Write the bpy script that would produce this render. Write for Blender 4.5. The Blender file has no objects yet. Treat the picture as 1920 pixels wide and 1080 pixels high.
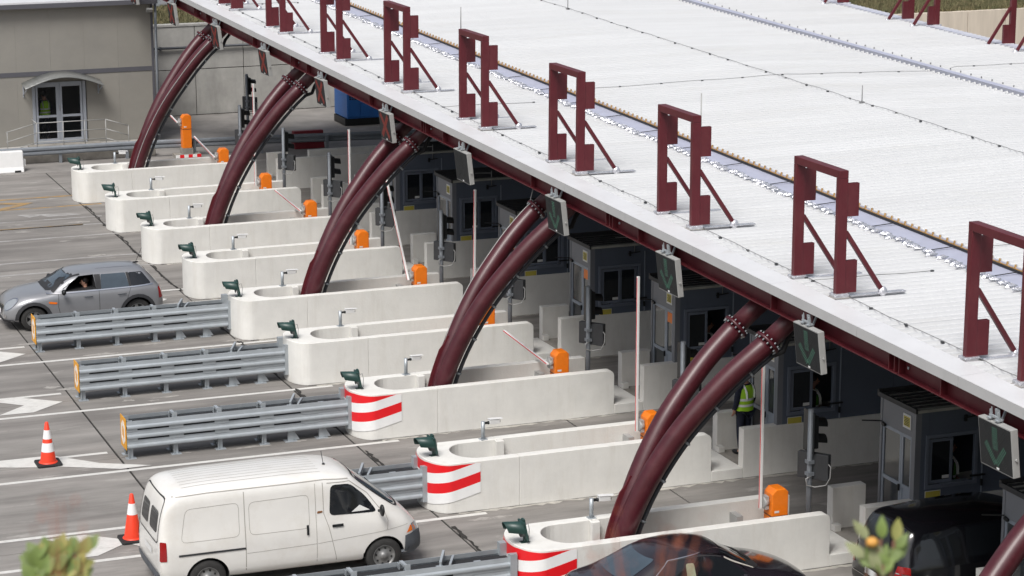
import bpy, bmesh, math, random
from math import sin, cos, pi, radians, sqrt, atan2
from mathutils import Vector, Matrix
from mathutils.bvhtree import BVHTree
random.seed(7)
D = bpy.data
S = bpy.context.scene
COL = S.collection

# ------------------------------------------------------------------ camera, sky, sun, exposure
cd = D.cameras.new('camera'); cam = D.objects.new('camera', cd); COL.objects.link(cam)
CAM = Vector((-14.4253, -36.5149, 14.3471)); YAW, PITCH = 0.372389, -0.226174
cam.location = CAM
cam.rotation_mode = 'XYZ'
cam.rotation_euler = (pi / 2 + PITCH, 0.00077, -YAW)
cd.sensor_width = 36; cd.lens = 84.995; cd.clip_start = 0.3; cd.clip_end = 900
cd.dof.use_dof = True; cd.dof.focus_distance = 48; cd.dof.aperture_fstop = 6.0
S.camera = cam

SUN_EL, SUN_AZ = radians(55), radians(222)      # azimuth clockwise from +Y, direction towards the sun
w = D.worlds.new('World'); S.world = w; w.use_nodes = True
wn = w.node_tree
sky = wn.nodes.new('ShaderNodeTexSky'); sky.sky_type = 'NISHITA'; sky.sun_disc = False
sky.sun_elevation = SUN_EL; sky.sun_rotation = SUN_AZ
sky.air_density = 1.0; sky.dust_density = 4.0; sky.ozone_density = 1.0
hsv = wn.nodes.new('ShaderNodeHueSaturation'); hsv.inputs['Saturation'].default_value = 0.5
wn.links.new(sky.outputs[0], hsv.inputs['Color'])
wn.links.new(hsv.outputs[0], wn.nodes['Background'].inputs[0])
wn.nodes['Background'].inputs[1].default_value = 0.108
sd = D.lights.new('sun', 'SUN'); sd.energy = 2.2; sd.angle = radians(24); sd.color = (1, 0.985, 0.96)
so = D.objects.new('sun', sd); COL.objects.link(so)
sdir = Vector((sin(SUN_AZ) * cos(SUN_EL), cos(SUN_AZ) * cos(SUN_EL), sin(SUN_EL)))
so.rotation_euler = sdir.to_track_quat('Z', 'Y').to_euler()
S.view_settings.view_transform = 'Standard'; S.view_settings.look = 'None'
S.view_settings.exposure = 0.3; S.view_settings.gamma = 1; S.view_settings.use_curve_mapping = False

# ------------------------------------------------------------------ materials
def mat(name, col, rough=0.6, metal=0.0, var=0.0, scale=4.0, bump=0.0, bscale=30.0, col2=None, spec=0.5,
        coat=0.0, emit=None, es=0.0, stretch=(1, 1, 1), rnd=0.0, alpha=1.0, world=False, detail=6):
    m = D.materials.new(name); m.use_nodes = True
    nt = m.node_tree; b = nt.nodes['Principled BSDF']
    b.inputs['Roughness'].default_value = rough; b.inputs['Metallic'].default_value = metal
    b.inputs['Specular IOR Level'].default_value = spec; b.inputs['Coat Weight'].default_value = coat
    b.inputs['Coat Roughness'].default_value = 0.08
    b.inputs['Base Color'].default_value = (*col, 1)
    if emit: b.inputs['Emission Color'].default_value = (*emit, 1); b.inputs['Emission Strength'].default_value = es
    if alpha < 1: b.inputs['Alpha'].default_value = alpha
    m.diffuse_color = (*col, 1)
    if var or col2 or bump or rnd:
        if world:
            tc = nt.nodes.new('ShaderNodeNewGeometry'); src = tc.outputs['Position']
        else:
            tc = nt.nodes.new('ShaderNodeTexCoord'); src = tc.outputs['Object']
        mp = nt.nodes.new('ShaderNodeMapping'); mp.inputs['Scale'].default_value = stretch
        nt.links.new(src, mp.inputs[0])
        n = nt.nodes.new('ShaderNodeTexNoise'); n.inputs['Scale'].default_value = scale; n.inputs['Detail'].default_value = detail
        n.inputs['Roughness'].default_value = 0.62
        nt.links.new(mp.outputs[0], n.inputs['Vector'])
        r = nt.nodes.new('ShaderNodeValToRGB'); r.color_ramp.elements[0].position = 0.3; r.color_ramp.elements[1].position = 0.7
        c2 = col2 or tuple(c * (1 - var) for c in col)
        r.color_ramp.elements[0].color = (*c2, 1)
        r.color_ramp.elements[1].color = (*(tuple(min(1, c * (1 + var * 0.5)) for c in col)), 1)
        nt.links.new(n.outputs[0], r.inputs[0])
        out = r.outputs[0]
        if rnd:
            oi = nt.nodes.new('ShaderNodeObjectInfo'); mr = nt.nodes.new('ShaderNodeMapRange')
            mr.inputs['To Min'].default_value = 1 - rnd; mr.inputs['To Max'].default_value = 1 + rnd
            nt.links.new(oi.outputs['Random'], mr.inputs['Value'])
            mx = nt.nodes.new('ShaderNodeVectorMath'); mx.operation = 'SCALE'
            nt.links.new(out, mx.inputs[0]); nt.links.new(mr.outputs[0], mx.inputs['Scale']); out = mx.outputs[0]
        nt.links.new(out, b.inputs['Base Color'])
        if bump:
            n2 = nt.nodes.new('ShaderNodeTexNoise'); n2.inputs['Scale'].default_value = bscale; n2.inputs['Detail'].default_value = 5
            nt.links.new(mp.outputs[0], n2.inputs['Vector'])
            bp = nt.nodes.new('ShaderNodeBump'); bp.inputs['Strength'].default_value = bump; bp.inputs['Distance'].default_value = 0.02
            nt.links.new(n2.outputs[0], bp.inputs['Height']); nt.links.new(bp.outputs[0], b.inputs['Normal'])
    return m

def mix_layer(m, scale, lo, hi, col, stretch=(1, 1, 1), fac=1.0, world=True, detail=8, seed=0.0):
    """lay stains of a second colour with a shape of their own over a material"""
    nt = m.node_tree; b = nt.nodes['Principled BSDF']
    inp = b.inputs['Base Color']
    if world:
        g = nt.nodes.new('ShaderNodeNewGeometry'); src = g.outputs['Position']
    else:
        g = nt.nodes.new('ShaderNodeTexCoord'); src = g.outputs['Object']
    mp = nt.nodes.new('ShaderNodeMapping'); mp.inputs['Scale'].default_value = stretch; mp.inputs['Location'].default_value = (seed, seed * 2, seed)
    nt.links.new(src, mp.inputs[0])
    n = nt.nodes.new('ShaderNodeTexNoise'); n.inputs['Scale'].default_value = scale; n.inputs['Detail'].default_value = detail
    n.inputs['Roughness'].default_value = 0.7
    nt.links.new(mp.outputs[0], n.inputs['Vector'])
    mr = nt.nodes.new('ShaderNodeMapRange'); mr.inputs['From Min'].default_value = lo; mr.inputs['From Max'].default_value = hi
    mr.inputs['To Max'].default_value = fac
    nt.links.new(n.outputs[0], mr.inputs['Value'])
    mx = nt.nodes.new('ShaderNodeMix'); mx.data_type = 'RGBA'
    if inp.is_linked: nt.links.new(inp.links[0].from_socket, mx.inputs['A'])
    else: mx.inputs['A'].default_value = inp.default_value
    mx.inputs['B'].default_value = (*col, 1)
    nt.links.new(mr.outputs[0], mx.inputs['Factor'])
    nt.links.new(mx.outputs['Result'], inp)

M = {}
M['slab'] = mat('plaza_concrete', (.25, .235, .218), .85, var=.35, scale=1.1, bump=.25, bscale=40, world=True, rnd=.10, stretch=(.35, 1.6, 1))
mix_layer(M['slab'], .9, .5, .75, (.115, .105, .098), (.16, 1.1, 1), .7)
mix_layer(M['slab'], 1.0, .48, .62, (.12, .108, .10), (.03, .95, 1), .42, seed=31)
mix_layer(M['slab'], 46, .55, .75, (.36, .34, .32), (1, 1, 1), .35, seed=15)
mix_layer(M['slab'], 1.3, .60, .70, (.46, .44, .41), (.5, 1.3, 1), .55, seed=11.3)
mix_layer(M['slab'], 7, .62, .75, (.12, .11, .1), (.6, 1, 1), .5, seed=4.1)
M['joint'] = mat('joint_dark', (.03, .028, .025), .95, var=.4, scale=8, world=True)
M['scuff'] = mat('pale_scuff', (.40, .38, .35), .9, var=.2, scale=8, world=True)
mix_layer(M['scuff'], 7, .38, .6, (.24, .225, .21), (1, 1, 1), .95, seed=7)
M['white_line'] = mat('road_paint_white', (.62, .61, .58), .75, var=.12, scale=6, world=True)
mix_layer(M['white_line'], 5, .58, .68, (.27, .25, .23), (.5, 1.5, 1), .7, seed=2)
M['old_line'] = mat('road_paint_worn', (.38, .37, .36), .8, var=.2, scale=6, world=True)
mix_layer(M['old_line'], 4, .45, .62, (.22, .205, .19), (.4, 1.5, 1), .9, seed=3)
M['yellow_line'] = mat('road_paint_yellow', (.42, .25, .07), .8, var=.2, scale=5, world=True)
mix_layer(M['yellow_line'], 4, .42, .6, (.21, .19, .17), (.5, 1.5, 1), .9, seed=5)
M['wall'] = mat('painted_concrete', (.735, .725, .688), .8, var=.07, scale=2.2, bump=.18, bscale=26, world=True)
mix_layer(M['wall'], 22, .70, .76, (.40, .37, .33), (1, 1, 1), .7, seed=1)
mix_layer(M['wall'], 1.6, .56, .8, (.56, .52, .45), (1.2, 1.2, .5), .35, seed=6)
mix_layer(M['wall'], 2.6, .5, .78, (.50, .465, .40), (1.6, 1.6, .22), .34, seed=16)
mix_layer(M['wall'], 34, .70, .74, (.33, .31, .28), (1, 1, 1), .75, seed=21)
M['kerb'] = mat('kerb_concrete', (.30, .28, .25), .9, var=.3, scale=3, bump=.3, bscale=20, world=True)
M['retain'] = mat('cast_concrete', (.40, .39, .365), .85, var=.22, scale=1.2, bump=.2, bscale=14, world=True, rnd=.07)
mix_layer(M['retain'], 1.2, .5, .75, (.24, .235, .22), (1.2, 1, .25), .6, seed=8)
M['retain2'] = mat('tan_concrete', (.58, .51, .42), .85, var=.16, scale=1.1, world=True, stretch=(2.5, 1, .3))
M['maroon'] = mat('maroon_paint', (.062, .0075, .013), .42, var=.18, scale=3, bump=.03, bscale=9, coat=.10)
M['maroon_b'] = mat('maroon_paint_bright', (.10, .0095, .0155), .5, var=.16, scale=3, coat=.04)
mix_layer(M['maroon'], 3, .5, .8, (.15, .055, .06), (1, 1, 1), .35, world=False, seed=4)
mix_layer(M['maroon_b'], 2.5, .5, .8, (.19, .06, .06), (1, 1, .4), .35, world=False, seed=4)
mix_layer(M['maroon_b'], 9, .70, .74, (.3, .13, .12), (1, 1, 1), .5, seed=1)
M['roof'] = mat('white_sheet', (.605, .61, .615), .42, var=.05, scale=1.2, world=True, stretch=(.25, 1.5, 1), rnd=.025)
mix_layer(M['roof'], 1.1, .52, .78, (.52, .51, .48), (.25, 1, 1), .35, seed=3)
mix_layer(M['roof'], 11, .73, .76, (.32, .30, .28), (.7, 1.6, 1), .7, seed=9)
M['flash'] = mat('white_flashing', (.66, .66, .67), .4, var=.06, scale=1.5, world=True)
mix_layer(M['flash'], 2.2, .6, .74, (.48, .43, .36), (1, 1, 1), .5, seed=2)
M['fascia'] = mat('grey_white_fascia', (.47, .47, .47), .4, var=.08, scale=1.2, world=True)
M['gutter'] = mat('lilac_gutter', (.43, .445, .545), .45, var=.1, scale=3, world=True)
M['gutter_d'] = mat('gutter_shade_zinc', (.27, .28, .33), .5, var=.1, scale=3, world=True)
M['foil'] = mat('crumpled_foil', (.80, .80, .84), .22, metal=.7, var=.2, scale=20, bump=1.0, bscale=26)
M['foam'] = mat('yellow_foam', (.42, .25, .09), .9, var=.35, scale=25)
M['galv'] = mat('galvanised_steel', (.42, .455, .48), .42, metal=.35, var=.12, scale=3, bump=.08, bscale=30)
mix_layer(M['galv'], 5, .62, .8, (.60, .62, .63), (1, 1, 1), .5, world=False, seed=2)
M['steel'] = mat('grey_pole_paint', (.23, .25, .275), .5, metal=.2, var=.15, scale=6)
M['dark_pipe'] = mat('dark_pipe', (.055, .06, .07), .4, var=.2, scale=6)
M['cable'] = mat('black_cable', (.02, .02, .022), .6)
M['wire'] = mat('grey_wire', (.25, .25, .25), .5, metal=.4)
M['lightgrey'] = mat('light_grey_plastic', (.36, .36, .35), .45, var=.06, scale=4)
M['white_p'] = mat('white_plastic', (.78, .78, .77), .4, var=.05, scale=5)
M['orange'] = mat('orange_cabinet', (.86, .205, .01), .42, var=.10, scale=5)
M['green'] = mat('dark_green_plastic', (.018, .052, .045), .38, var=.2, scale=6)
M['black'] = mat('black_plastic', (.012, .013, .014), .45, var=.2, scale=6)
M['dgrey'] = mat('dark_grey_box', (.05, .053, .057), .5, var=.15, scale=5)
M['red'] = mat('red_sheet', (.78, .012, .018), .4, var=.06, scale=5)
M['stripe_w'] = mat('white_sheeting', (.85, .85, .84), .38, var=.05, scale=5)
M['amber'] = mat('amber_sheet', (.80, .36, .01), .4, var=.06, scale=6)
M['cone'] = mat('cone_orange', (.82, .055, .02), .45, var=.06, scale=6)
M['rubber'] = mat('black_rubber', (.02, .02, .021), .75, var=.3, scale=10)
M['booth'] = mat('booth_panel', (.105, .125, .165), .5, var=.05, scale=1.5)
M['booth_f'] = mat('booth_front_panel', (.19, .20, .222), .5, var=.05, scale=2)
M['booth_fr'] = mat('booth_frame', (.30, .34, .40), .4, metal=.1, var=.06, scale=3)
M['booth_fd'] = mat('booth_window_frame', (.17, .195, .245), .42, var=.06, scale=3)
M['booth_in'] = mat('booth_inside', (.02, .021, .024), .8, var=.2, scale=3)
M['boothroof'] = mat('booth_roof_sheet', (.42, .42, .38), .6, var=.25, scale=3)
M['trim_brown'] = mat('brown_trim', (.10, .085, .08), .6, var=.1, scale=3)
M['glass'] = mat('dark_glass', (.012, .014, .017), .06, spec=.7)
M['glass_b'] = mat('grey_glass', (.05, .055, .06), .08, spec=.8)
M['glass_t'] = mat('tinted_windscreen', (.05, .07, .09), .06, spec=.9, var=.2, scale=2)
M['sign_y'] = mat('yellow_notice', (.55, .47, .08), .5)
M['sign_w'] = mat('white_notice', (.7, .7, .68), .5)
M['facade'] = mat('grey_cladding', (.275, .262, .235), .55, var=.06, scale=1.0, world=True, rnd=.03)
mix_layer(M['facade'], .8, .45, .8, (.20, .195, .185), (1, 1, 1.5), .4, seed=3)
M['band'] = mat('dark_band', (.10, .10, .115), .5, var=.08, scale=2)
M['alu'] = mat('aluminium_frame', (.40, .43, .48), .4, metal=.25, var=.06, scale=3)
M['awning'] = mat('translucent_awning', (.17, .175, .17), .35, var=.12, scale=3)
M['blue'] = mat('blue_enclosure', (.02, .13, .42), .42, var=.12, scale=3)
M['grass'] = mat('dry_grass', (.17, .145, .075), .95, var=.5, scale=2.5, bump=.9, bscale=16, world=True, col2=(.09, .10, .045))
mix_layer(M['grass'], 5, .5, .7, (.30, .23, .14), (1, 1, 1), .7, seed=1)
M['asphalt'] = mat('asphalt', (.17, .17, .175), .9, var=.15, scale=2, bump=.2, bscale=60, world=True)
M['dirt'] = mat('dirt_ground', (.17, .15, .12), .95, var=.3, scale=.6, world=True)
M['yard'] = mat('yard_concrete', (.25, .235, .22), .85, var=.35, scale=.8, world=True)
mix_layer(M['yard'], 1.1, .5, .7, (.29, .27, .25), (.4, 1, 1), .6, seed=2)
M['vest'] = mat('hi_vis_yellow', (.42, .78, .03), .6, var=.1, scale=6)
M['vest_g'] = mat('hi_vis_green', (.10, .30, .03), .6, var=.1, scale=6)
M['refl'] = mat('reflective_tape', (.85, .87, .85), .35)
M['navy'] = mat('navy_cloth', (.012, .016, .035), .85, var=.2, scale=9)
M['blackcloth'] = mat('black_cloth', (.01, .01, .011), .85)
M['skin'] = mat('skin', (.50, .27, .19), .5, var=.06, scale=8)
M['hair'] = mat('dark_hair', (.02, .012, .009), .5, var=.3, scale=20)
M['van'] = mat('van_white_paint', (.77, .755, .72), .3, var=.05, scale=1.3, coat=.5)
mix_layer(M['van'], 2.4, .48, .8, (.56, .51, .43), (.7, 1, .7), .45, world=False, seed=5)
mix_layer(M['van'], 19, .72, .75, (.30, .17, .08), (1, 1, 1), .5, world=False, seed=2)
M['vanline'] = mat('panel_gap', (.33, .31, .28), .7)
M['mini'] = mat('grey_metallic', (.30, .305, .32), .34, metal=.4, var=.05, scale=2, coat=.8)
M['seam'] = mat('dark_seam', (.02, .02, .022), .6)
M['chrome'] = mat('chrome', (.75, .75, .76), .15, metal=1)
M['carblack'] = mat('black_car_paint', (.006, .006, .008), .16, coat=.7, spec=.5)
M['carpurple'] = mat('dark_sedan_paint', (.016, .013, .018), .2, coat=.8)
M['trim'] = mat('grey_black_trim', (.035, .036, .04), .6, var=.15, scale=6)
M['bumper'] = mat('grey_bumper', (.10, .11, .125), .6, var=.2, scale=5)
M['tyre'] = mat('tyre', (.028, .027, .026), .85, var=.3, scale=12)
M['rim'] = mat('steel_wheel', (.27, .27, .265), .45, metal=.5, var=.25, scale=9)
M['tail'] = mat('red_lamp', (.28, .006, .008), .15, coat=.6)
M['lampglass'] = mat('headlamp_glass', (.26, .28, .30), .1, coat=.8, spec=.8)
M['indic'] = mat('orange_lamp', (.80, .17, .01), .2, coat=.6)
M['led_g'] = mat('led_green', (.03, .09, .06), .5, emit=(.30, .85, .58), es=.12)
M['led_dim'] = mat('led_dim', (.028, .03, .03), .6)
M['led_r'] = mat('led_red', (.12, .015, .012), .5, emit=(.75, .07, .03), es=.06)
M['panel'] = mat('sign_face', (.012, .013, .014), .75, var=.2, scale=9)
M['leaf'] = mat('leaf_green', (.15, .21, .05), .6, var=.3, scale=20, rnd=.2)
M['leaf2'] = mat('leaf_yellow_green', (.27, .27, .07), .6, var=.25, scale=15, rnd=.15)
M['leaf3'] = mat('leaf_pale', (.24, .26, .12), .6, var=.3, scale=20, rnd=.2)
M['bud'] = mat('orange_bud', (.65, .33, .07), .6)
M['stem'] = mat('twig', (.16, .075, .045), .8, var=.2, scale=20)
M['redtwig'] = mat('rusty_twig', (.30, .09, .045), .8, var=.3, scale=20)

# ------------------------------------------------------------------ mesh helper
class G:
    def __init__(s): s.v = []; s.f = []; s.sm = []
    def add(s, vs, fs, smooth=False):
        o = len(s.v); s.v += [tuple(v) for v in vs]
        for f in fs: s.f.append(tuple(i + o for i in f)); s.sm.append(smooth)
        return s
    def box(s, x0, x1, y0, y1, z0, z1):
        vs = [(x, y, z) for z in (z0, z1) for y in (y0, y1) for x in (x0, x1)]
        return s.add(vs, [(0, 2, 3, 1), (4, 5, 7, 6), (0, 1, 5, 4), (2, 6, 7, 3), (0, 4, 6, 2), (1, 3, 7, 5)])
    def obox(s, c, size, mx=None):
        h = [a / 2 for a in size]; g = G().box(-h[0], h[0], -h[1], h[1], -h[2], h[2])
        mx = mx or Matrix.Identity(3)
        return s.add([Vector(c) + mx @ Vector(v) for v in g.v], g.f)
    def bar(s, a, b, w, h, up=(0, 0, 1)):
        a, b = Vector(a), Vector(b); d = (b - a).normalized(); u = Vector(up); r = d.cross(u)
        if r.length < 1e-4: r = d.cross(Vector((0, 1, 0)))
        r.normalize(); u = r.cross(d)
        vs = [p + r * (i * w / 2) + u * (j * h / 2) for p in (a, b) for i, j in ((-1, -1), (1, -1), (1, 1), (-1, 1))]
        return s.add(vs, [(3, 2, 1, 0), (4, 5, 6, 7), (0, 1, 5, 4), (1, 2, 6, 5), (2, 3, 7, 6), (3, 0, 4, 7)])
    def tube(s, path, r, n=12, caps=True):
        P = [Vector(p) for p in path]; R = r if isinstance(r, (list, tuple)) else [r] * len(P)
        vs = []; up = None
        for i, p in enumerate(P):
            d = (P[min(i + 1, len(P) - 1)] - P[max(i - 1, 0)]).normalized()
            if up is None:
                up = Vector((0, 0, 1)) if abs(d.z) < .9 else Vector((0, 1, 0))
            a = (up - d * up.dot(d)).normalized(); up = a; b = d.cross(a)
            for k in range(n):
                t = 2 * pi * k / n; vs.append(p + (a * cos(t) + b * sin(t)) * R[i])
        m = len(P)
        s.add(vs, [(i * n + k, i * n + (k + 1) % n, (i + 1) * n + (k + 1) % n, (i + 1) * n + k) for i in range(m - 1) for k in range(n)], True)
        if caps:
            o = len(s.v) - len(vs)
            s.f.append(tuple(o + k for k in reversed(range(n)))); s.sm.append(False)
            s.f.append(tuple(o + (m - 1) * n + k for k in range(n))); s.sm.append(False)
        return s
    def cyl(s, a, b, r, n=14, r2=None): return s.tube([a, b], [r, r if r2 is None else r2], n)
    def prism(s, poly, h0, h1, axis=2):
        """poly 2D extruded along axis (0:x poly=(y,z); 1:y poly=(x,z); 2:z poly=(x,y))"""
        def P(p, h): return (h, p[0], p[1]) if axis == 0 else ((p[0], h, p[1]) if axis == 1 else (p[0], p[1], h))
        n = len(poly); a = sum(poly[i][0] * poly[(i + 1) % n][1] - poly[(i + 1) % n][0] * poly[i][1] for i in range(n))
        if (a < 0) != (axis == 1): poly = poly[::-1]
        vs = [P(p, h0) for p in poly] + [P(p, h1) for p in poly]
        fs = [tuple(reversed(range(n))), tuple(range(n, 2 * n))] + [(i, (i + 1) % n, n + (i + 1) % n, n + i) for i in range(n)]
        return s.add(vs, fs)
    def lathe(s, prof, n=24, c=(0, 0, 0), axis=2):
        """prof (r,h) rings about the axis through c"""
        vs = []
        for r, h in prof:
            for k in range(n):
                t = 2 * pi * k / n; a, b = r * cos(t), r * sin(t)
                vs.append((c[0] + a, c[1] + b, c[2] + h) if axis == 2 else ((c[0] + a, c[1] + h, c[2] + b) if axis == 1 else (c[0] + h, c[1] + a, c[2] + b)))
        m = len(prof)
        return s.add(vs, [(i * n + k, i * n + (k + 1) % n, (i + 1) * n + (k + 1) % n, (i + 1) * n + k) for i in range(m - 1) for k in range(n)], True)
    def sphere(s, c, r, n=12, sc=(1, 1, 1)):
        vs = []; m = n // 2
        for i in range(m + 1):
            a = pi * i / m
            for k in range(n):
                t = 2 * pi * k / n; vs.append((c[0] + r * sc[0] * sin(a) * cos(t), c[1] + r * sc[1] * sin(a) * sin(t), c[2] + r * sc[2] * cos(a)))
        return s.add(vs, [(i * n + k, (i + 1) * n + k, (i + 1) * n + (k + 1) % n, i * n + (k + 1) % n) for i in range(m) for k in range(n)], True)
    def mesh(s, name, m):
        me = D.meshes.new(name); me.from_pydata(s.v, [], s.f); me.materials.append(m)
        me.polygons.foreach_set('use_smooth', s.sm); me.update(); return me
    def obj(s, name, m, parent=None, bevel=0, loc=None, flip=True):
        me = s.mesh(name, m)
        if flip:
            bm = bmesh.new(); bm.from_mesh(me); bmesh.ops.recalc_face_normals(bm, faces=bm.faces); bm.to_mesh(me); bm.free()
        o = D.objects.new(name, me); COL.objects.link(o)
        if parent: o.parent = parent
        if loc: o.location = loc
        if bevel:
            b = o.modifiers.new('bevel', 'BEVEL'); b.width = bevel; b.segments = 2; b.limit_method = 'ANGLE'; b.angle_limit = radians(50)
        return o

def tag(o, label, cat, group=None):
    o['label'] = label; o['category'] = cat
    if group: o['group'] = group
    return o
def struct(o, kind='structure'): o['kind'] = kind; return o
def thing(name, label, cat, loc=(0, 0, 0), rz=0, group=None):
    o = D.objects.new(name, None); COL.objects.link(o); o.empty_display_size = .2
    o.location = loc; o.rotation_euler = (0, 0, rz)
    return tag(o, label, cat, group)
def kids(o): return [c for c in D.objects if c.parent == o]
def dup(o, parent=None, loc=None, rz=None, label=None, ch=None):
    ch = ch if ch is not None else kidmap(o)
    c = o.copy(); COL.objects.link(c); c.parent = parent
    if loc is not None: c.location = loc
    if rz is not None: c.rotation_euler = (0, 0, rz)
    if label: c['label'] = label
    for k, sub in ch: dup(k, c, ch=sub)
    return c
def kidmap(o): return [(k, kidmap(k)) for k in o.children]
def inst(o, parent, loc, rot=None, scale=None):
    c = o.copy(); COL.objects.link(c); c.parent = parent; c.location = loc
    if rot is not None: c.rotation_euler = rot
    if scale is not None: c.scale = scale
    return c

# ------------------------------------------------------------------ layout numbers
SZ = .01848                                    # slight long slope of the canopy along the row of lanes
IX = {-2: -.1, -1: -.2, 0: -.30, 1: -.08, 2: .10, 3: .09, 4: 0, 5: -.01, 6: -.07, 7: -.08, 8: -.11}
IY = {-2: -9.7, -1: -4.85, 0: 0.0, 1: 5.2, 2: 10.34, 3: 14.98, 4: 19.48, 5: 24.14, 6: 28.70, 7: 33.37, 8: 38.28}
ORD = {-2: 'out of frame', -1: 'cut off by the right edge', 0: 'nearest', 1: 'second nearest', 2: 'third nearest', 3: 'fourth nearest', 4: 'fifth nearest',
       5: 'sixth nearest', 6: 'seventh nearest', 7: 'second farthest', 8: 'farthest'}
YC = -.17; WR_ = .72; HW = .98

# ------------------------------------------------------------------ ground, slabs, terrain
struct(G().box(-200, 300, -60, 400, -.6, -.09).obj('ground', M['dirt']))
pv = struct(G().box(-28, 38, -30, 53.6, -.088, -.022).obj('plaza_pavement', M['joint']))
ys = [-29.8, -24.9, -19.9, -14.8, IY[-2] + YC, IY[-1] + YC] + [IY[i] + YC for i in range(0, 9)] + [43.2]
xs = [-4.75 * 5 + 4.75 * k for k in range(13)]
for i in range(len(xs) - 1):
    for j in range(len(ys) - 1):
        g = .016 + random.random() * .012
        x0, x1, y0, y1 = xs[i] + g, xs[i + 1] - g, ys[j] + .010, ys[j + 1] - .010
        G().box(x0, x1, y0, y1, -.02, 0).obj('concrete_slab', M['slab'], pv, flip=False)
def flat(poly, m, name, z=.004):
    return G().add([(x, y, z) for x, y in poly], [tuple(range(len(poly)))]).obj(name, m, pv, flip=False)
def line(x0, x1, y, wd=.13, m='white_line', dy=0.0, name='lane_line'):
    n = max(1, int((x1 - x0) / 1.2)); g = G()
    for k in range(n):
        a, b = x0 + (x1 - x0) * k / n, x0 + (x1 - x0) * (k + 1) / n
        ya, yb = y + dy * k / n, y + dy * (k + 1) / n
        g.add([(a, ya - wd / 2, .004), (b, yb - wd / 2, .004), (b, yb + wd / 2, .004), (a, ya + wd / 2, .004)], [(0, 1, 2, 3)])
    return g.obj(name, M[m], pv, flip=False)
for i in (-1, 0, 1, 2, 3, 4, 5):
    y = IY[i]
    line(-22, .92, y - 1.08)
    line(-22, -4.9 if i < 5 else .2, y + (.58 if i in (0, 1) else .28 if i == 2 else .5))
for i, m in ((6, 'old_line'), (7, 'old_line')):
    line(-22, .9, IY[i] - 1.05 + (.3 if i == 6 else .2), .15, m); line(-22, .1, IY[i] + .75, .15, m)
line(-22, .2, 33.37 + 1.9, .12, 'old_line')
line(-22, -.6, 34.35, .17, 'yellow_line', dy=-.2); line(-22, .3, 38.9, .15, 'yellow_line'); line(-3, .6, 37.2, .13, 'yellow_line')
flat([(-2.7, 38.6), (-1.35, 38.1), (-2.4, 37.2), (-2.75, 37.3), (-1.85, 38.0), (-3.0, 38.4)], M['yellow_line'], 'chevron_marking', .0085)
flat([(-2.2, 36.3), (-.7, 36.1), (-.3, 35.7), (-1.4, 35.7), (-1.5, 36.0), (-1.9, 35.75)], M['old_line'], 'paint_patch')
def chevron(tip, L, hw, m='white_line', back=.85, th=.75):
    x, y = tip
    flat([(x, y), (x - L, y + hw), (x - L - th, y + hw * .98), (x - back, y), (x - L - th, y - hw * .98), (x - L, y - hw)][0:6], M[m], 'chevron_marking', .0085)
for i in (1, 2, 3, 4, 5):
    y = IY[i] - .2
    for q in range(3):
        if i == 2 and q == 0: continue
        tx = (-5.0 if i < 5 else -2.0) - q * 3.1 + (.0 if i != 1 else -.65)
        chevron((tx, y), .75, .62)
chevron((-.55, IY[5] - .5), .4, .5, back=.5, th=.5)
flat([(-4.25, 9.42), (-5.2, 9.95), (-6.0, 10.82), (-8.5, 10.85), (-6.4, 10.1), (-6.0, 10.0), (-4.9, 9.40)], M['white_line'], 'chevron_marking', .0085)
flat([(-5.85, 5.0), (-5.3, 5.45), (-4.7, 5.5), (-4.3, 4.9), (-4.75, 4.3), (-5.35, 4.3)], M['white_line'], 'chevron_marking', .0085)
def ragged(x0, x1, y, w0, w1, m, name, seed, z=.0055):
    rr = random.Random(seed); n = int(abs(x1 - x0) / .12) + 2; a = []; b = []
    for k in range(n + 1):
        x = x0 + (x1 - x0) * k / n; a.append((x, y)); b.append((x, y - rr.uniform(w0, w1)))
    g = G(); g.v = [(p[0], p[1], z) for p in a] + [(p[0], p[1], z) for p in b]
    g.f = [(k, k + 1, n + 2 + k, n + 1 + k) for k in range(n)]; g.sm = [False] * n
    return g.obj(name, m, pv, flip=False)
cem = mat('cement_smear', (.43, .41, .37), .9, var=.25, scale=6, world=True)
for i in range(-1, 8):
    ragged(IX[i] + .5, IX[i] + 16, IY[i] - .885, .03, .16, cem, 'cement_smear', 50 + i)
    ragged(IX[i] + .3, IX[i] + 16, IY[i] - .885, .004, .03, M['joint'], 'crack_line', 70 + i, .0095)
    rr = random.Random(90 + i); y0, y1 = IY[i] + .3, IY[i] + 3.6; n = 40; g = G(); xo = -.02
    for k in range(n + 1):
        xo = max(-.07, min(.07, xo + rr.uniform(-.03, .03))); w_ = rr.uniform(.008, .035) * (1.6 if k > 30 or k < 6 else 1)
        g.v += [(xo - w_, y0 + (y1 - y0) * k / n, .011), (xo + w_, y0 + (y1 - y0) * k / n, .011)]
    g.f = [(2 * k, 2 * k + 1, 2 * k + 3, 2 * k + 2) for k in range(n)]; g.sm = [False] * n
    g.obj('crack_line', M['joint'], pv, flip=False)
    for q in range(7):                                   # pale scuffs and spills round the crash rails
        cx, cy_ = rr.uniform(-5.5, 1.0), IY[i] + rr.uniform(-1.6, 1.3); m_ = 14; ra, rb_ = rr.uniform(.15, .6), rr.uniform(.04, .14)
        flat([(cx + ra * rr.uniform(.5, 1.1) * cos(2 * pi * k / m_), cy_ + rb_ * rr.uniform(.4, 1.2) * sin(2 * pi * k / m_)) for k in range(m_)], M['scuff'], 'scuff_mark', .002 + .0002 * q)
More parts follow.
